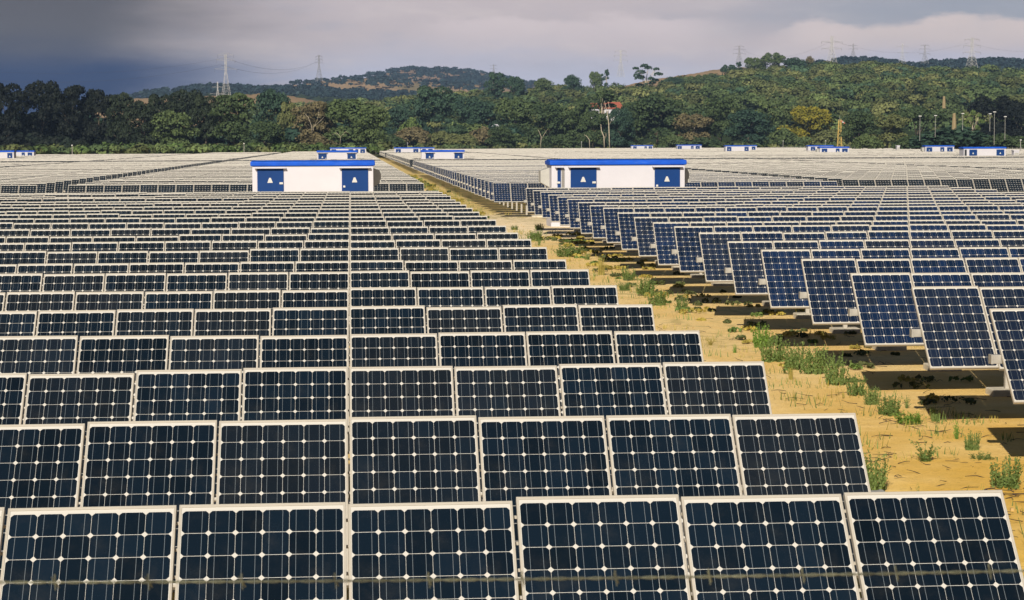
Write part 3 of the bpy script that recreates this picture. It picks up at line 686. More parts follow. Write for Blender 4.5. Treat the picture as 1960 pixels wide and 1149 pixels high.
# ------------------------------------------------------------------ trees
T = [
 (1135, 211, 62, 600, 'round', 'dark', 'dark tree covering the walls of the left red-roofed house'),
 (1186, 206, 60, 600, 'round', 'deep', 'dark tree covering the walls of the larger red-roofed house'),
 (958, 243, 60, 606, 'round', 'dark', 'low dark tree before the white house bit'),
 # u, top, width, depth, crown, leaf, label
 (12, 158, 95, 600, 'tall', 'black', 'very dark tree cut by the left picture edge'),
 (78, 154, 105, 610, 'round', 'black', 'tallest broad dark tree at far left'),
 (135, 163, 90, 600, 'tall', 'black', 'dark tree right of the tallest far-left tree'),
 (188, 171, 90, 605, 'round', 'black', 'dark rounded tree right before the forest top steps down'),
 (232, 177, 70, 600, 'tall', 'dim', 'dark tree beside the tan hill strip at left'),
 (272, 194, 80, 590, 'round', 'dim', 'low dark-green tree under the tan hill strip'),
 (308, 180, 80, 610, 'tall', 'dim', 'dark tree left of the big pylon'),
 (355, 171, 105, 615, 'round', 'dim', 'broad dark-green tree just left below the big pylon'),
 (330, 212, 95, 590, 'round', 'mid', 'domed green tree low in front of the left forest'),
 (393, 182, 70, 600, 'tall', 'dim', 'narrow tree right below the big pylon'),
 (447, 178, 115, 600, 'tall', 'dark', 'wide spreading eucalyptus right of the big pylon'),
 (523, 172, 85, 680, 'round', 'deep', 'blue-green tree rising behind at left centre'),
 (552, 195, 48, 640, 'tall', 'olive', 'small olive tree between the blue-green and brownish trees'),
 (505, 232, 85, 590, 'round', 'dark', 'low dark dome under the blue-green tree'),
 (600, 194, 100, 620, 'tall', 'brown', 'brownish broad tree with bare pale stems'),
 (668, 190, 130, 620, 'round', 'mid', 'large olive-green tree behind the left cabins'),
 (715, 205, 90, 610, 'tall', 'mid', 'green tree right of the large one behind the left cabins'),
 (765, 205, 75, 700, 'round', 'deep', 'dark blue-green tree in the gap above the track'),
 (832, 164, 115, 720, 'tall', 'deep', 'highest dark tree above the far end of the track'),
 (893, 184, 90, 710, 'round', 'deep', 'dark rounded tree right of the highest central tree'),
 (935, 195, 85, 690, 'round', 'deep', 'dark tree behind the white house at centre'),
 (985, 187, 95, 640, 'round', 'mid', 'round green tree right of the white house'),
 (1045, 196, 105, 630, 'round', 'dark', 'dark dome-shaped tree left of the bare white trunks'),
 (1102, 205, 80, 620, 'tall', 'dark', 'dark tree left of the red-roofed house'),
 (1152, 172, 105, 610, 'sparse', 'dark', 'eucalyptus with bare white trunks before the red roof'),
 (1215, 196, 90, 625, 'round', 'dark', 'dark tree right of the red-roofed house'),
 (1258, 183, 125, 620, 'round', 'dark', 'tall round tree above the tiny cabin at centre right'),
 (1325, 218, 90, 610, 'round', 'brown', 'brownish low tree between two tall green ones'),
 (1380, 184, 95, 620, 'tall', 'dark', 'upright dark-green tree behind the two-door right cabin'),
 (1432, 210, 95, 610, 'round', 'deep', 'dark green tree left of the yellow-leaved one'),
 (1475, 190, 90, 680, 'tall', 'mid', 'olive tree up behind the left of the yellow-leaved one'),
 (1546, 203, 105, 640, 'round', 'yellow', 'yellow-leaved round tree left of the yellow mast'),
 (1645, 213, 75, 640, 'round', 'dark', 'dark bushy tree right of the yellow mast'),
 (1700, 218, 95, 660, 'round', 'olive', 'olive tree near the left lamp posts'),
 (1757, 205, 95, 700, 'umbrella', 'dark', 'flat-topped dark tree behind the lamp posts'),
 (1862, 206, 42, 700, 'sparse', 'fresh', 'small spiky bright-green tree among the lamp posts'),
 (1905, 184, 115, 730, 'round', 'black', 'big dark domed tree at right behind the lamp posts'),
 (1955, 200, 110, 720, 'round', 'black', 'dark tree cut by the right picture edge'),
 (1236, 119, 62, 1290, 'sparse', 'deep', 'gnarled open-crowned tree on the ridge skyline'),
 (1160, 132, 22, 1280, 'sparse', 'deep', 'thin small-crowned tree on the ridge left of the gnarled one'),
 (1138, 137, 34, 1290, 'round', 'mid', 'green rounded tree on the ridge left of the thin one'),
 (1095, 144, 40, 1290, 'round', 'deep', 'dark dome on the ridge left of the pale faint pylon'),
 (950, 138, 50, 1200, 'tall', 'deep', 'dark tree standing out against the far blue hill'),
 (985, 146, 45, 1200, 'round', 'deep', 'dark tree beside the one against the blue hill'),
 (1040, 150, 45, 1250, 'round', 'mid', 'ridge tree between the blue hill and pale pylon'),
 (1480, 101, 52, 1330, 'round', 'mid', 'broad tree topping the right ridge skyline'),
 (1442, 110, 58, 1340, 'round', 'mid', 'low rounded tree left of the broad ridge-topping tree'),
 (1520, 111, 56, 1340, 'round', 'deep', 'greyish tree right of the broad ridge-topping tree'),
 (1395, 124, 36, 1335, 'round', 'deep', 'dark small tree where the tan ridge meets the wood'),
 (1585, 117, 44, 1345, 'round', 'olive', 'olive tree at the foot of the tall white pylon'),
 (1668, 117, 60, 1345, 'round', 'mid', 'green tree between the small grey and faint pale pylons'),
 (1345, 143, 40, 1330, 'round', 'mid', 'green tree low on the tan ridge slope'),
 (1290, 147, 44, 1320, 'round', 'deep', 'dark tree right of the gnarled ridge tree'),
 (1550, 108, 20, 1340, 'round', 'brown', 'small bare greyish tree on the right ridge'),
 (1412, 118, 26, 1320, 'sparse', 'deep', 'small leaning tree on the tan ridge slope'),
]
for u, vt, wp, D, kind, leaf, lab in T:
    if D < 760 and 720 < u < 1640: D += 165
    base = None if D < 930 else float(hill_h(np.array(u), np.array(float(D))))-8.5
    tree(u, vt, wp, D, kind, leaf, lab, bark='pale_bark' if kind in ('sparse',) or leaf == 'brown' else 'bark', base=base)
S = [(1830, 238, 170, 560, 'deep', 'big dark rounded bush behind the right cabins'), (1745, 252, 70, 570, 'dark', 'dark bush left of the big rounded one'),
     (1925, 250, 120, 560, 'dark', 'dark bush behind the largest right cabin'), (1500, 243, 70, 600, 'mid', 'green shrub below the yellow-leaved tree'),
     (1590, 240, 80, 610, 'olive', 'olive shrub at the foot of the yellow mast'), (1660, 250, 60, 590, 'mid', 'round green shrub right of the yellow mast'),
     (788, 222, 60, 640, 'fresh', 'fresh green shrub above the far end of the track'), (790, 234, 85, 620, 'brown', 'brownish shrub behind the far track cabins'),
     (850, 245, 90, 620, 'olive', 'olive shrub right of the brownish one'), (925, 240, 75, 620, 'brown', 'reddish-brown shrub before the white house'),
     (890, 250, 70, 615, 'olive', 'low olive shrub in the centre gap'), (975, 245, 70, 615, 'mid', 'green shrub right of the reddish-brown one'),
     (610, 258, 90, 600, 'brown', 'brown undergrowth shrub below the brownish tree'), (740, 250, 80, 605, 'dark', 'dark shrub behind the left cabins'),
     (1075, 252, 80, 600, 'dark', 'dark shrub left of the white trunks'), (1180, 255, 80, 600, 'deep', 'deep green shrub right of the white trunks'),
     (1340, 255, 90, 600, 'dark', 'dark shrub behind the small three-door cabin'), (1290, 252, 60, 600, 'mid', 'green shrub behind the tiny cabin')]
for u, vt, wp, D, leaf, lab in S:
    if 720 < u < 1640: D += 170
    tree(u, vt, wp, D, 'bush', leaf, lab, 'shrub', 'shrub', group='shrubs along the field edge')
# reeds and low bushes along the far edge
rg = np.random.default_rng(21)
def scatter(name, us, vs, Ds, hts, per, size, pal, label, flat=1.0, blobs_per=5):
    Q, C = [], []
    for u, D, h, z in zip(us, Ds, hts, vs):
        p = polar(np.array(float(u)), np.array(float(D)), np.array(0.0)); w_ = h*flat
        cc = pal[rg.integers(len(pal))]; cc = np.array(cc)*(0.8+0.4*rg.random())
        bl = []
        for k in range(blobs_per):
            a = k*2.4+rg.random(); r = w_*0.36*math.sqrt(k/blobs_per); s = w_*(0.40 if k == 0 else 0.17+0.10*rg.random())
            bl.append((p[0]+r*math.cos(a), p[1]+r*math.sin(a), z+h*(0.62 if k == 0 else 0.80-0.45*(k/blobs_per)*rg.random()), s, s, min(s*0.8, h*.4)))
        q = leaf_quads(bl, per, size*(h**0.5), rg, low=-0.2, jit=.32); Q.append(q); C.append(np.tile(cc, (len(q), 1))*(0.85+0.3*rg.random((len(q), 1))))
    o = link(name, quads_mesh(name, np.concatenate(Q), ['leaf_forest'], tint=np.concatenate(C)))
    tag(o, label, name.replace('_', ' '), kind='stuff'); return o
n = 260
us = rg.uniform(-60, 735, n); Ds = rg.uniform(575, 600, n)
scatter('undergrowth', us, np.full(n, -.3), Ds, rg.uniform(2.2, 4.4, n), 26, 0.22, [LEAF['mid'][1], LEAF['fresh'][0], LEAF['mid'][0], LEAF['olive'][0]], 'low green reeds and bushes along the far field edge at left', 1.6, 4)
n = 90
us = rg.uniform(-120, 300, n); Ds = rg.uniform(612, 640, n)
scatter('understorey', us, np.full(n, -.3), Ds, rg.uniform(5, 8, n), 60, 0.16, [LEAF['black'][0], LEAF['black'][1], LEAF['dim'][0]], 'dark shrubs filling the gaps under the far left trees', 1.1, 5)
n = 320
us = rg.uniform(700, 2060, n); Ds = np.interp(us, [700, 1620, 1720, 1800, 2060], [765, 765, 665, 590, 555]) + rg.uniform(0, 45, n)
scatter('undergrowth', us, np.full(n, -.3), Ds, rg.uniform(2.0, 4.0, n), 26, 0.22, [LEAF['mid'][0], LEAF['olive'][0], LEAF['dark'][1], LEAF['olive'][1]], 'low mixed undergrowth along the far field edge at right', 1.6, 4)
# dark wood behind the left and centre tree line
n = 520
us = rg.uniform(-120, 1000, n); Ds = rg.uniform(640, 760, n) + np.where(us > 700, 150, 0)
tops = np.interp(us, [-80, 80, 200, 250, 480, 700, 1000], [13.5, 15, 13, 9.5, 11, 11, 11])
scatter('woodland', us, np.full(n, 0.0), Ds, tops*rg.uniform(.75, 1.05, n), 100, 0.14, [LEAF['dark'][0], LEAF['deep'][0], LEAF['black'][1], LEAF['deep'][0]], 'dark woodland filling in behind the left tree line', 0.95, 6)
n = 1900
us = rg.uniform(480, 2150, n); Ds = D0 + (DR-D0)*np.sqrt(rg.random(n))*1.02
zz = hill_h(us, Ds)-8.2
scatter('hillside_forest', us, zz, Ds, rg.uniform(5.0, 12.5, n), 85, 0.155,
        [LEAF['mid'][0], LEAF['dark'][1], LEAF['deep'][1], LEAF['olive'][0], LEAF['olive'][0], LEAF['mid'][1], LEAF['olive'][1], LEAF['dark'][1]], 'mixed green forest covering the rising hillside', 1.25, 6)
# scrub on the far hills
def hill_scrub(prof, D, depth_span, n, drop, h, label, pal):
    us = rg.uniform(prof[0][0], prof[-1][0], n); k = rg.random(n)**1.6
    vs = np.interp(us, [p[0] for p in prof], [p[1] for p in prof]) + k*drop
    Ds = D - k*depth_span
    z = np.array([at_depth(u, v, d).z for u, v, d in zip(us, vs, Ds)])
    scatter('hill_scrub', us, z-h*0.3, Ds, rg.uniform(.6, 1.25, n)*h, 10, 0.55, pal, label, 1.7, 3)
HAZY_SCRUB = [(0.013, 0.032, 0.040), (0.022, 0.042, 0.048), (0.016, 0.034, 0.046)]  # far scrub tones with the blue of distance haze put into the colour
hill_scrub([(640, 161), (690, 151), (740, 140), (790, 134), (840, 134), (885, 137), (940, 144), (985, 154), (1040, 166)], 3880, 420, 420, 20, 8, 'haze-tinted scrub dotting the far central hill', HAZY_SCRUB)
hill_scrub([(200, 197), (240, 191), (330, 174), (420, 167), (500, 171), (580, 170), (640, 174), (720, 178), (800, 182)], 2490, 300, 700, 16, 5.5, 'dark scrub along the distant left ridge', HAZY_SCRUB)
hill_scrub([(560, 165), (610, 157), (660, 154), (720, 155), (800, 158), (880, 162), (940, 166)], 2990, 150, 160, 12, 7, 'scattered bushes on the tan slope under the far hill', HAZY_SCRUB)
hill_scrub([(1490, 139), (1520, 133), (1550, 128), (1610, 120), (1650, 118), (1690, 121), (1730, 130), (1790, 126), (1850, 124), (1900, 123), (2000, 128)], 2290, 200, 500, 14, 5.5, 'dark wood on the distant right hills', HAZY_SCRUB)

# ------------------------------------------------------------------ houses in the wood
def house(u0, u1, vtop, D, hh, roofmat, label, dep=8.0):
    p = at_depth((u0+u1)/2, vtop, D); x0, x1 = x_at(u0, p.y), x_at(u1, p.y); w_ = x1-x0; zb = p.z-hh
    root = link('house', None, loc=(x0, p.y, zb)); tag(root, label, 'house', 'houses in the wood')
    b = MB(); b.box((0, 0, -1.5), (w_, dep, hh*.55), 0, .04); wl = b.build('wall', 'white_wall', root)
    r_ = MB(); e = .5; z0 = hh*.55+.01
    r_.add([(-e, -e, z0), (w_+e, -e, z0), (w_+e, dep+e, z0), (-e, dep+e, z0), (w_*.12, dep/2, hh), (w_*.88, dep/2, hh)], [(3, 2, 1, 0), (0, 1, 5, 4), (1, 2, 5), (2, 3, 4, 5), (3, 0, 4)])
    r_.build('roof', roofmat, root)
    for k in range(3):
        f = MB(); f.box((-.5, -.03, hh*.12), (.5, -.004, hh*.4)); f.build('window', 'black_door', root, loc=(w_*(.2+.3*k), 0, 0))
house(1131, 1147, 197, 830, 5.2, 'red_tiles', 'red-roofed house seen left of the white trunks', 7)
house(1155, 1193, 195, 840, 6.5, 'red_tiles', 'larger red-roofed house right of the white trunks')
house(943, 955, 238, 800, 2.8, 'white_wall', 'white house bit showing between centre shrubs', 6)
# bare white trunks standing clear of their crown
def bare_trunk(pts, D, rad, label):
    P = [at_depth(u, v, D) for u, v in pts[0]]
    root = link('bare_tree', None, loc=(P[0].x, P[0].y, P[0].z)); tag(root, label, 'tree', 'trees beyond the solar field')
    for k, br in enumerate(pts):
        mb = MB(); Q = [at_depth(u, v, D+(-2+3*((k*37) % 5)/4 if i else 0)) - P[0] for i, (u, v) in enumerate(br)]
        mb.tube(Q, [rad*.5*(1-.75*i/(len(Q)-1))*(1 if k == 0 else .6) for i in range(len(Q))], 7)
        mb.build('trunk' if k == 0 else 'branch', 'pale_bark', root, smooth=True)
bare_trunk([[(1167, 290), (1166, 258), (1165, 235), (1162, 215), (1157, 194)], [(1166, 240), (1172, 228), (1178, 222)], [(1163, 218), (1166, 205), (1164, 195)]], 762, .50, 'pale forked trunk standing tall before the red roofs')
bare_trunk([[(1157, 288), (1156, 262), (1151, 250), (1150, 238)], [(1156, 268), (1160, 262), (1160, 255)]], 761, .56, 'short thick whitish trunk at the tall forked one')
bare_trunk([[(1129, 290), (1128, 268), (1124, 262), (1118, 258)]], 761, .36, 'bent pale trunk left of the whitish ones')
bare_trunk([[(598, 262), (596, 240), (590, 225), (584, 218)], [(597, 250), (608, 228), (612, 205)], [(598, 245), (615, 230), (622, 222)]], 600, .22, 'bare pale stems before the brownish broad tree')
bare_trunk([[(650, 285), (652, 262), (645, 255), (636, 258)], [(652, 262), (662, 252), (668, 256)]], 590, .2, 'dead white branches low behind the left cabins')
bare_trunk([[(1034, 288), (1036, 262), (1030, 248)], [(1036, 268), (1043, 255), (1046, 250)]], 761, .34, 'pale forked stem right of the white house')

# ------------------------------------------------------------------ pylons, lines, lamps, mast
def pylon(u, vtop, vbase, D, wbase, arms, mat, label, rod=.16, taper=.18, waist=None):
    """lattice tower; arms: (height fraction, half length m)"""
    top, bot = at_depth(u, vtop, D), at_depth(u, vbase, D); h = top.z-bot.z
    root = link('pylon', None, loc=(bot.x, bot.y, bot.z), rot=(0, 0, 0.35)); tag(root, label, 'pylon', 'electricity pylons on the skyline')
    rod *= .5; b = MB()
    def half(t): return wbase/2*(1-(1-taper)*min(1, t/.62)) if t < .62 else wbase/2*taper
    lv = np.linspace(0, 1, 9)
    cor = [[Vector((sx*half(t), sy*half(t), h*t)) for sx, sy in ((-1, -1), (1, -1), (1, 1), (-1, 1))] for t in lv]
    for i in range(8):
        for k in range(4):
            b.tube([cor[i][k], cor[i+1][k]], rod, 4); b.tube([cor[i][k], cor[i+1][(k+1) % 4]], rod*.55, 4); b.tube([cor[i][(k+1) % 4], cor[i+1][k]], rod*.55, 4)
            b.tube([cor[i+1][k], cor[i+1][(k+1) % 4]], rod*.5, 4)
    b.build('lattice_tower', mat, root)
    for t, al in arms:
        a = MB()
        for s in (-1, 1):
            for sy in (-1, 1):
                a.tube([(s*half(t), sy*half(t), h*t), (s*al, 0, h*t+al*.06)], rod*.6, 4); a.tube([(s*half(t), sy*half(t), h*(t+.055)), (s*al, 0, h*t+al*.06)], rod*.6, 4)
            for q in (.35, .65): a.tube([(s*al*q, 0, h*t+al*.03), (s*al*q, 0, h*(t+.055*(1-q)))], rod*.4, 4)
        ao = a.build('crossarm', mat, root)
        n_ = MB()
        for s in (-1, 1): n_.tube([(s*al, 0, h*t+al*.06), (s*al, 0, h*t-h*.055)], rod*.7, 5)
        n_.build('insulators', 'line_steel', ao)
pylon(433, 104, 192, 1500, 6.3, [(.66, 8.5), (.86, 7.0), (.97, 6.0)], 'pylon_white', 'largest pale pylon, rising over the left forest', .20)
pylon(417, 157, 195, 1560, 3.2, [(.38, 6.2), (.72, 4.6)], 'pylon_white', 'short wide-armed pylon at the foot of the largest one', .20)
pylon(611, 106, 156, 2450, 7.0, [(.70, 5.0), (.82, 4.5), (.94, 4.0)], 'pylon_steel', 'grey pylon left of the far central hill', .30)
pylon(945, 124, 145, 3400, 5.6, [(.6, 7.0), (.9, 6.0)], 'pylon_steel', 'tiny faint pylon on the far central hill', .30)
pylon(1188, 97, 148, 2100, 6.3, [(.62, 8.0), (.80, 7.5), (.96, 6.5)], 'pylon_white', 'pale faint pylon left of the gnarled ridge tree', .22)
pylon(1415, 88, 122, 2000, 5.6, [(.55, 7.0), (.78, 7.0), (.95, 5.0)], 'pylon_steel', 'grey pylon above the tan ridge slope', .20)
pylon(1592, 70, 124, 1560, 6.3, [(.55, 9.0), (.78, 9.5)], 'pylon_white', 'tall white pylon near the top of the right ridge', .24, .25)
pylon(1633, 84, 110, 2300, 4.9, [(.6, 6.0), (.85, 6.0)], 'pylon_steel', 'small grey pylon just right of the tall white one', .22)
pylon(1727, 84, 122, 2100, 5.6, [(.55, 6.0), (.85, 7.0)], 'pylon_white', 'faint pale pylon in front of the cloud', .16)
pylon(1770, 86, 122, 2000, 5.6, [(.5, 6.5), (.75, 6.5), (.95, 5.0)], 'pylon_steel', 'darker slim pylon right of the faint pale one', .20)
pylon(1860, 73, 130, 1500, 6.3, [(.5, 8.0), (.72, 7.5), (.93, 6.5)], 'pylon_white', 'pale pylon furthest right on the skyline', .22, .25)
def power_line(a, b, sag, label, r=.05):
    """a, b: (u, v, D) of its ends"""
    A, B = at_depth(*a), at_depth(*b); mb = MB()
    mb.tube([A.lerp(B, t)+Vector((0, 0, -sag*4*t*(1-t))) for t in np.linspace(0, 1, 24)], r, 4); o = mb.build('power_line', 'line_steel')
    tag(o, label, 'power line', 'power lines between pylons')
power_line((421, 124, 1500), (-60, 152, 1150), 6, 'upper wire running left from the largest pylon')
power_line((421, 124, 1500), (606, 118, 2450), 10, 'lower wire from the largest pylon to the grey one', .07)
power_line((445, 116, 1500), (617, 112, 2450), 10, 'upper wire from the largest pylon to the grey one', .07)
power_line((445, 108, 1500), (-60, 135, 1150), 6, 'top wire running left from the largest pylon', .04)
power_line((1600, 80, 1560), (1855, 82, 1500), 8, 'wire between the tall white and rightmost pylons', .035)
power_line((1420, 96, 2000), (1585, 82, 1560), 9, 'wire from the grey ridge pylon to the tall white one', .04)
power_line((1866, 84, 1500), (2080, 78, 1200), 6, 'wire leaving the rightmost pylon to the right', .035)
def lamp(u, vtop, vbase, D, label, r=.06, head=.38):
    t, b_ = at_depth(u, vtop, D), at_depth(u, vbase, D); h = t.z-b_.z+2.5
    root = link('street_lamp', None, loc=(t.x, t.y, t.z-h)); tag(root, label, 'street lamp', 'lamp posts among the trees at right')
    p = MB(); p.tube([(0, 0, 0), (0, 0, h*.5), (0, 0, h)], [r*1.3, r, r*.8], 6); p.build('pole', 'lamp_pole', root)
    a = MB(); a.box((-head, -.25, h-.12), (head, .2, h+.10), 0, .05); a.build('lamp_head', 'lamp_head', root)
for u, vt, vb_, lab in ((1761, 222.5, 252, 'leftmost tall lamp post before the dark trees'), (1790.5, 221.5, 245, 'second tall lamp post from the left'), (1842.7, 217.5, 234, 'short-looking lamp post by the spiky bright tree'),
                        (1895, 218, 234, 'thin faint lamp post left of the tallest one'), (1903.6, 214.5, 260, 'tallest lamp post, with a white head'), (1924, 223.5, 250, 'rightmost lamp post before the dark trees')):
    lamp(u, vt, vb_, 552, lab)
def edge_post(u, vt, vb_, D, label):
    t, b_ = at_depth(u, vt, D), at_depth(u, vb_, D); h = t.z-b_.z+1.2
    root = link('camera_post', None, loc=(t.x, t.y, t.z-h)); tag(root, label, 'post', 'short posts along the far field edge')
    p = MB(); p.tube([(0, 0, 0), (0, 0, h)], .09, 6); p.build('pole', 'lamp_pole', root)
    a = MB(); a.box((-.16, -.25, h-.05), (.16, .25, h+.2), 0, .05); a.build('lamp_head', 'lamp_head', root)
for u, vt, vb_, D, lab in ((138, 279, 291, 480, 'short post at the dim far left field edge'), (467, 275.5, 288, 560, 'short post left of the left cabins on the field edge'), (780, 274.5, 283, 735, 'short post above the small far track cabin'),
                           (1113, 272.5, 283, 745, 'short post before the bent pale trunk'), (1499, 270.5, 281, 745, 'short post on the edge left of the mostly covered cabin'), (1580, 270, 279, 740, 'short post behind the mostly covered cabin'),
                           (1678, 269.5, 283, 655, 'short post right of the yellow mast'), (1799, 269, 278, 560, 'short post over the three-door cabin below the big bush'), (1953.5, 269, 287, 450, 'short post at the right picture edge')):
    edge_post(u, vt, vb_, D, lab)
t, b_ = at_depth(1607, 222, 748), at_depth(1607, 283, 748); h = t.z-b_.z
root = link('windsock_mast', None, loc=(b_.x, b_.y, b_.z)); tag(root, 'yellow lattice mast with a red and white windsock', 'mast')
mb = MB(); c4 = [(-.78, -.55), (.78, -.55), (.78, .55), (-.78, .55)]
for i in range(7):
    for k in range(4):
        s0, s1 = 1-.075*i, 1-.075*(i+1); a, q = c4[k], c4[(k+1) % 4]
        mb.tube([(a[0]*s0, a[1]*s0, h*.88*i/7), (a[0]*s1, a[1]*s1, h*.88*(i+1)/7)], .11, 4); mb.tube([(a[0]*s0, a[1]*s0, h*.88*i/7), (q[0]*s1, q[1]*s1, h*.88*(i+1)/7)], .06, 4)
        mb.tube([(a[0]*s1, a[1]*s1, h*.88*(i+1)/7), (q[0]*s1, q[1]*s1, h*.88*(i+1)/7)], .05, 4)
mb.build('lattice_mast', 'mast_yellow', root)
mb = MB(); mb.tube([(0, 0, h*.85), (0, 0, h)], .07, 5); mb.tube([(-.7, 0, h*.86), (.9, 0, h*.86)], .06, 5); mb.build('top_pole', 'lamp_pole', root)
for k, mt in enumerate(('sock_red', 'white_sign', 'sock_red')):
    mb = MB(); mb.tube([(.4+k*.5, 0, h*.84-k*.32), (.9+k*.5, 0, h*.84-(k+1)*.32)], [.42-.06*k, .36-.06*k], 8, 0, False); mb.build('windsock_band', mt, root)
for u, vt, vb_, D, wd, lab in ((1826.5, 217, 240, 556, .75, 'tan tapering post standing above the big dark bush'), (1807, 184.5, 200, 780, .8, 'pale chimney stump among the hillside trees')):
    t, b_ = at_depth(u, vt, D), at_depth(u, vb_, D); h = t.z-b_.z+1.5
    mb = MB(); mb.tube([(0, 0, 0), (0, 0, h*.5), (0, 0, h*.96), (0, 0, h)], [wd*.9, wd*.75, wd*.55, wd*.4], 8)
    tag(mb.build('tan_post', 'tan_post', loc=(t.x, t.y, t.z-h)), lab, 'post')
# chain-link perimeter fence behind the field on the right
P = [at_depth(u, 283.5-(u-1480)*.0035, float(np.interp(u, [1480, 1620, 1720, 1800, 1990], [752, 735, 645, 575, 540]))) for u in np.linspace(1480, 1990, 60)]
root = link('perimeter_fence', None, loc=(P[0].x, P[0].y, 0)); tag(root, 'grey wire mesh fence along the far right field edge', 'fence')
for p in P:
    mb = MB(); mb.tube([(0, 0, -.3), (0, 0, 2.3)], .07, 5); mb.build('post', 'lamp_pole', root, loc=(p.x-P[0].x, p.y-P[0].y, 0))
mb = MB()
for z in np.linspace(.2, 2.2, 9):
    for a, q in zip(P[:-1], P[1:]): mb.tube([(a.x-P[0].x, a.y-P[0].y, z), (q.x-P[0].x, q.y-P[0].y, z)], .014, 4)
mb.build('wire_mesh', 'lamp_pole', root)

# ------------------------------------------------------------------ weeds, twigs, foreground wire
def weed_mesh(kind, seed):
    rg = random.Random(seed); Q = []
    n = {'clump': 58, 'sparse': 18, 'tuft': 90}[kind]
    for i in range(n):
        a = rg.uniform(0, 6.283); r = {'clump': .40*math.sqrt(rg.random()), 'sparse': .10*rg.random(), 'tuft': .2*rg.random()}[kind]
        x, y = r*math.cos(a), r*math.sin(a); h = (0.35+.65*rg.random()**.8)*(1-.9*r*r)
        lean = (0.35 if kind != 'sparse' else .75)*rg.random()+.25*r; la = a+rg.gauss(0, .8)
        def pt(t): return Vector((x+lean*t*t*math.cos(la)*.7, y+lean*t*t*math.sin(la)*.7, h*t*(1-.12*t*lean)))
        wd = .010 if kind != 'tuft' else .016
        s = Vector((-math.sin(la), math.cos(la), 0))
        for k in range(4):
            t0, t1 = k/4, (k+1)/4; p, q = pt(t0), pt(t1); w0, w1 = wd*(1-t0*.8), wd*(1-t1*.8)
            Q.append([p-s*w0, p+s*w0, q+s*w1, q-s*w1])
        if kind != 'tuft':
            for k in range(26):
                t0 = .08+.86*rg.random(); p = pt(t0); b_ = rg.uniform(0, 6.283); ll = (.05+.07*rg.random())*(1.15-t0*.6)
                d = Vector((math.cos(b_)*.8, math.sin(b_)*.8, .35+.5*rg.random())).normalized(); s2 = d.cross(Vector((rg.gauss(0, 1), rg.gauss(0, 1), rg.gauss(0, 1)))).normalized()*(.015+.015*rg.random())
                Q.append([p, p+d*ll*.5+s2, p+d*ll, p+d*ll*.5-s2])
    return quads_mesh('weed_clump', np.array([[tuple(v) for v in q] for q in Q]), ['leaf_weed'])
WEED = {(k, i): weed_mesh(k, i*7+len(k)) for k in ('clump', 'sparse', 'tuft') for i in range(3)}
weeds = [ # u, v base, width px, height px, shape, leaf, label
 (1680, 944, 62, 82, 'clump', 'weed', 'largest weed, hugging the end of the second left panel row'),
 (1932, 938, 75, 70, 'clump', 'weed', 'nearest weed cut by the right picture edge'),
 (1778, 888, 88, 48, 'sparse', 'weed', 'sparse twiggy weed alone on the open sand'),
 (1884, 884, 52, 20, 'clump', 'weed', 'flat dark weed beside the nearest panel shadow'),
 (1862, 866, 38, 48, 'clump', 'weed', 'upright bushy weed left of the nearest panel shadow'),
 (1834, 843, 34, 44, 'sparse', 'bright', 'thin bright weed left of the upright bushy one'),
 (1757, 980, 14, 60, 'sparse', 'weed', 'single thin stalk on sand near the largest weed'),
 (1745, 811, 66, 26, 'clump', 'bright', 'low bright-green patch at the near end of the weed line'),
 (1705, 797, 58, 44, 'clump', 'weed', 'weed next to the low bright patch in the weed line'),
 (1737, 784, 22, 30, 'sparse', 'weed', 'small upright weed right of the weed line'),
 (1792, 806, 24, 34, 'clump', 'weed', 'small weed at the corner of the second panel shadow'),
 (1670, 776, 40, 40, 'clump', 'weed', 'weed third from the near end of the weed line'),
 (1641, 757, 44, 44, 'clump', 'weed', 'weed fourth from the near end of the weed line'),
 (1605, 738, 58, 68, 'clump', 'weed', 'tall grey-green weed in the middle of the weed line'),
 (1564, 716, 62, 60, 'clump', 'weed', 'broad weed left of the tall grey-green one'),
 (1524, 708, 56, 58, 'clump', 'weed', 'weed at the far middle of the weed line'),
 (1482, 698, 60, 62, 'clump', 'weed', 'dense weed near the far end of the weed line'),
 (1515, 726, 26, 24, 'tuft', 'dry', 'small dry tuft in front of the weed line'),
 (1461, 666, 46, 48, 'clump', 'bright', 'brightest green bush at the far end of the weed line'),
 (1407, 677, 20, 20, 'tuft', 'bright', 'small bright tuft on sand left of the brightest bush'),
 (1362, 661, 32, 16, 'sparse', 'dry', 'low yellowish weed behind the end of a left row'),
 (1306, 592, 30, 24, 'clump', 'weed', 'compact round weed alone in the mid track'),
 (1260, 586, 46, 36, 'clump', 'weed', 'bushy weed left of the compact round one'),
 (1238, 566, 48, 40, 'clump', 'weed', 'weed behind the bushy one in mid track'),
 (1196, 556, 30, 18, 'clump', 'weed', 'low weed at the end of a middle left row'),
 (1204, 538, 34, 30, 'clump', 'weed', 'weed at the edge of the middle panel shadows'),
 (1152, 526, 42, 34, 'tuft', 'dry', 'yellow dry grass tuft in the mid track'),
 (1090, 492, 62, 26, 'clump', 'weed', 'wide green weed further up the track'),
 (1125, 499, 30, 16, 'tuft', 'weed', 'low tuft right of the wide green weed'),
 (1025, 462, 38, 24, 'clump', 'weed', 'weed where the track meets the cross track'),
 (1032, 470, 14, 14, 'tuft', 'weed', 'small tuft just in front of the cross-track weed'),
 (985, 440, 18, 10, 'clump', 'weed', 'tiny weed at the near edge of the cross track'),
 (1033, 440, 24, 14, 'clump', 'weed', 'small dark weed in the shade at the first right row'),
]
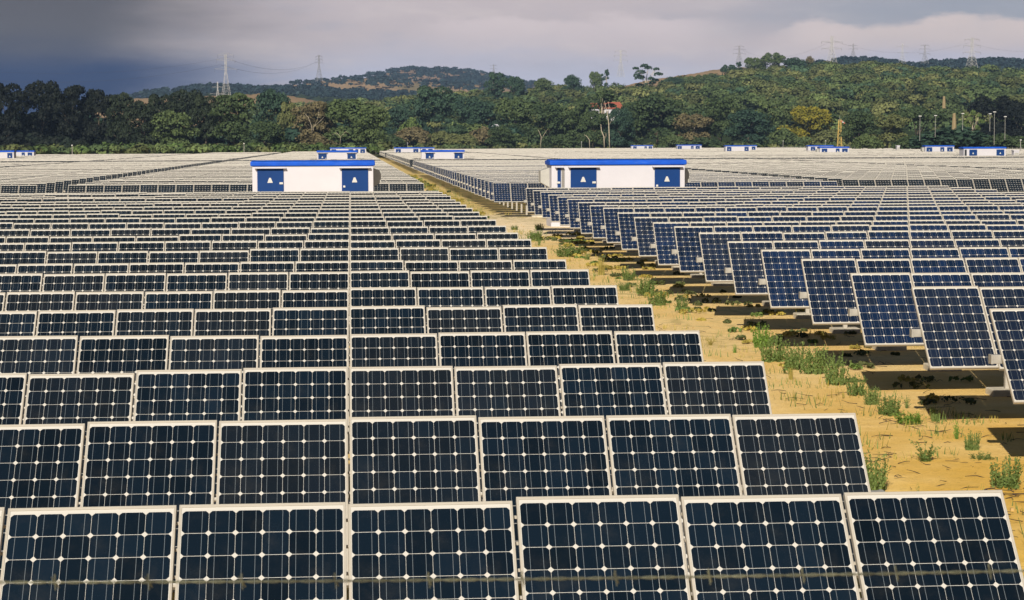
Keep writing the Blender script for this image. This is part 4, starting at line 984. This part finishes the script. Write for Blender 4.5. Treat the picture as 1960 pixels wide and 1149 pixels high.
for i, (u, v, wp, hp, kind, leaf, lab) in enumerate(weeds):
    p = at_z(u, v, 0.0); D = (p-Vector((0, 0, CAM_H))).dot(fw); s = D/F_PX
    o = link('weed_clump', WEED[kind, i % 3], loc=(p.x, p.y+wp*s*.25, -.02), rot=(0, 0, i*1.7))
    o.scale = (wp*s*.88, wp*s*.88, hp*s*1.12)
    o.material_slots[0].link = 'OBJECT'; o.material_slots[0].material = MATS['leaf_'+leaf]
    tag(o, lab, 'weed', 'weed clumps along the sandy track')
# ground cover too small to count
Q, C = [], []
rg = np.random.default_rng(5)
for i in range(420):
    y = 18 + 230*rg.random()**1.5; side = rg.random()
    if side < .62: x = 6.9 + abs(rg.normal(0, 1.1))
    elif side < .8: x = 4.1 + rg.normal(0, .25)
    else: x = 8.2 + 6*rg.random()
    if 93 < y < 112 and rg.random() < .8: continue
    base = WEED['clump', 0] if False else None
    n = 14; h = rg.uniform(.04, .14)*(1 + y/120); cc = np.array(LEAF['weed'][0] if rg.random() < .55 else LEAF['dry'][0])*(.8+.4*rg.random())
    for k in range(n):
        a = rg.uniform(0, 6.28); px, py = x+rg.normal(0, .10+h*.4), y+rg.normal(0, .10+h*.4); l = h*rg.uniform(.5, 1.1); ww = .012+h*.05
        dx, dy = math.cos(a)*l*.4, math.sin(a)*l*.4; z0 = float(gz(py))
        Q.append([(px-dy/l*ww, py+dx/l*ww, z0-.01), (px+dy/l*ww, py-dx/l*ww, z0-.01), (px+dx+dy/l*ww*.4, py+dy, z0+l), (px+dx-dy/l*ww*.4, py+dy, z0+l)]); C.append(cc)
B_ = []
for i in range(290):
    y = 31 + 60*rg.random() if i < 150 else 114 + 150*rg.random()
    x = 8.0 + abs(rg.normal(0, 1.5)) if i < 150 else rg.choice([4.6, 7.4]) + rg.normal(0, .5)
    r = rg.uniform(.04, .12)*(1+y/160); z0 = float(gz(y)); n0 = 26
    q = leaf_quads([(x+rg.normal(0, r), y+rg.normal(0, r), z0+r*.3, r*rg.uniform(.5, 1.2), r*rg.uniform(.5, 1.2), r*.5) for k in range(3)], n0, (.016+y*.00025), rg, low=-.3, jit=.9)
    cc = np.array(LEAF[['weed', 'olive', 'dry', 'olive', 'dry'][rg.integers(5)]][0])*(.75+.4*rg.random())
    Q += [[tuple(v) for v in f] for f in q]; C += [cc]*len(q)
tag(link('ground_cover', quads_mesh('ground_cover', np.array(Q), ['leaf_forest'], tint=np.array(C))), 'thin scattered grass and sprouts along the track edges', 'ground cover', kind='stuff')
mb = MB(); rr = random.Random(8)
for i in range(420):
    u, v = rr.uniform(1640, 2050), rr.uniform(760, 1140)
    if rr.random() < .4: u, v = rr.uniform(1250, 1800), rr.uniform(560, 830)
    p = at_z(u, v, 0.0)
    if p.x < 4.2 or p.x > 12: continue
    a = rr.gauss(0, .5) + (math.pi if rr.random() < .5 else 0); l = rr.uniform(.06, .32)
    b1 = p+Vector((math.cos(a)*l*.5, math.sin(a)*l*.5, rr.uniform(.0, .03))); b2 = p+Vector((math.cos(a+rr.gauss(0, .4))*l, math.sin(a+rr.gauss(0, .4))*l, rr.uniform(0, .06)))
    mb.tube([p+Vector((0, 0, .006)), b1+Vector((0, 0, .006)), b2], [.0055, .0045, .0025], 4)
tag(mb.build('twig_litter', 'twig'), 'dry dark twigs scattered over the sand', 'twigs', kind='stuff')
mb = MB(); rr = random.Random(9)
for i in range(260):
    y = 18+90*rr.random()**1.4; x = rr.uniform(4.2, 9.5); s = rr.uniform(.008, .024)
    mb.box((x-s, y-s*rr.uniform(.6, 1), -.02), (x+s*rr.uniform(.6, 1), y+s, s*rr.uniform(.5, 1)), 0)
plain('pebble', (0.42, 0.29, 0.12), 0.9, 0.3)
tag(mb.build('gravel', 'pebble'), 'small ochre stones lying on the sand', 'stones', kind='stuff')

root = link('barbed_wire_fence', None, loc=(0, 2.4, 2.45)); tag(root, 'blurred rusty barbed wire strand crossing just before the camera', 'barbed wire')
A = at_depth(-700, 1113, 2.5)-root.location; B = at_depth(2700, 1074, 2.5)-root.location
mb = MB()
for ph in (0, math.pi):
    mb.tube([A.lerp(B, t)+Vector((0, .0012*math.cos(t*310+ph), .0012*math.sin(t*310+ph)-.010*4*t*(1-t))) for t in np.linspace(0, 1, 640)], 0.0008, 5)
wo_ = mb.build('wire', 'rust_wire', root)
for k in range(19):
    t = (k+.5)/19; p = A.lerp(B, t)+Vector((0, 0, -.010*4*t*(1-t))); mb = MB()
    for a in (.6, 2.2):
        d = Vector((.3*math.cos(a*3), .5*math.sin(a), math.cos(a))).normalized()*.010
        mb.tube([p-d, p+d], [.0006, .0010], 4)
    mb.build('barb', 'rust_wire', wo_)
for q in (A, B):
    mb = MB(); mb.tube([(q.x, q.y+.03, -.2), (q.x, q.y+.03, q.z+.15)], [.05, .045], 8); mb.build('post', 'wood_post', root)

# ------------------------------------------------------------------ air
m = bpy.data.materials.new('haze'); m.use_nodes = True; t = NT(m.node_tree)
pv = t.node('ShaderNodeVolumePrincipled'); pv.inputs['Color'].default_value = (0.44, 0.64, 1.0, 1); pv.inputs['Density'].default_value = 0.00009
pv.inputs['Anisotropy'].default_value = 0.1
t.t.links.new(pv.outputs[0], t.node('ShaderNodeOutputMaterial').inputs['Volume']); MATS['haze'] = m
mb = MB(); mb.box((-1400, -60, -4), (2100, 4700, 175)); tag(mb.build('haze', 'haze'), 'thin blue air between the camera and far hills', 'haze', kind='stuff')
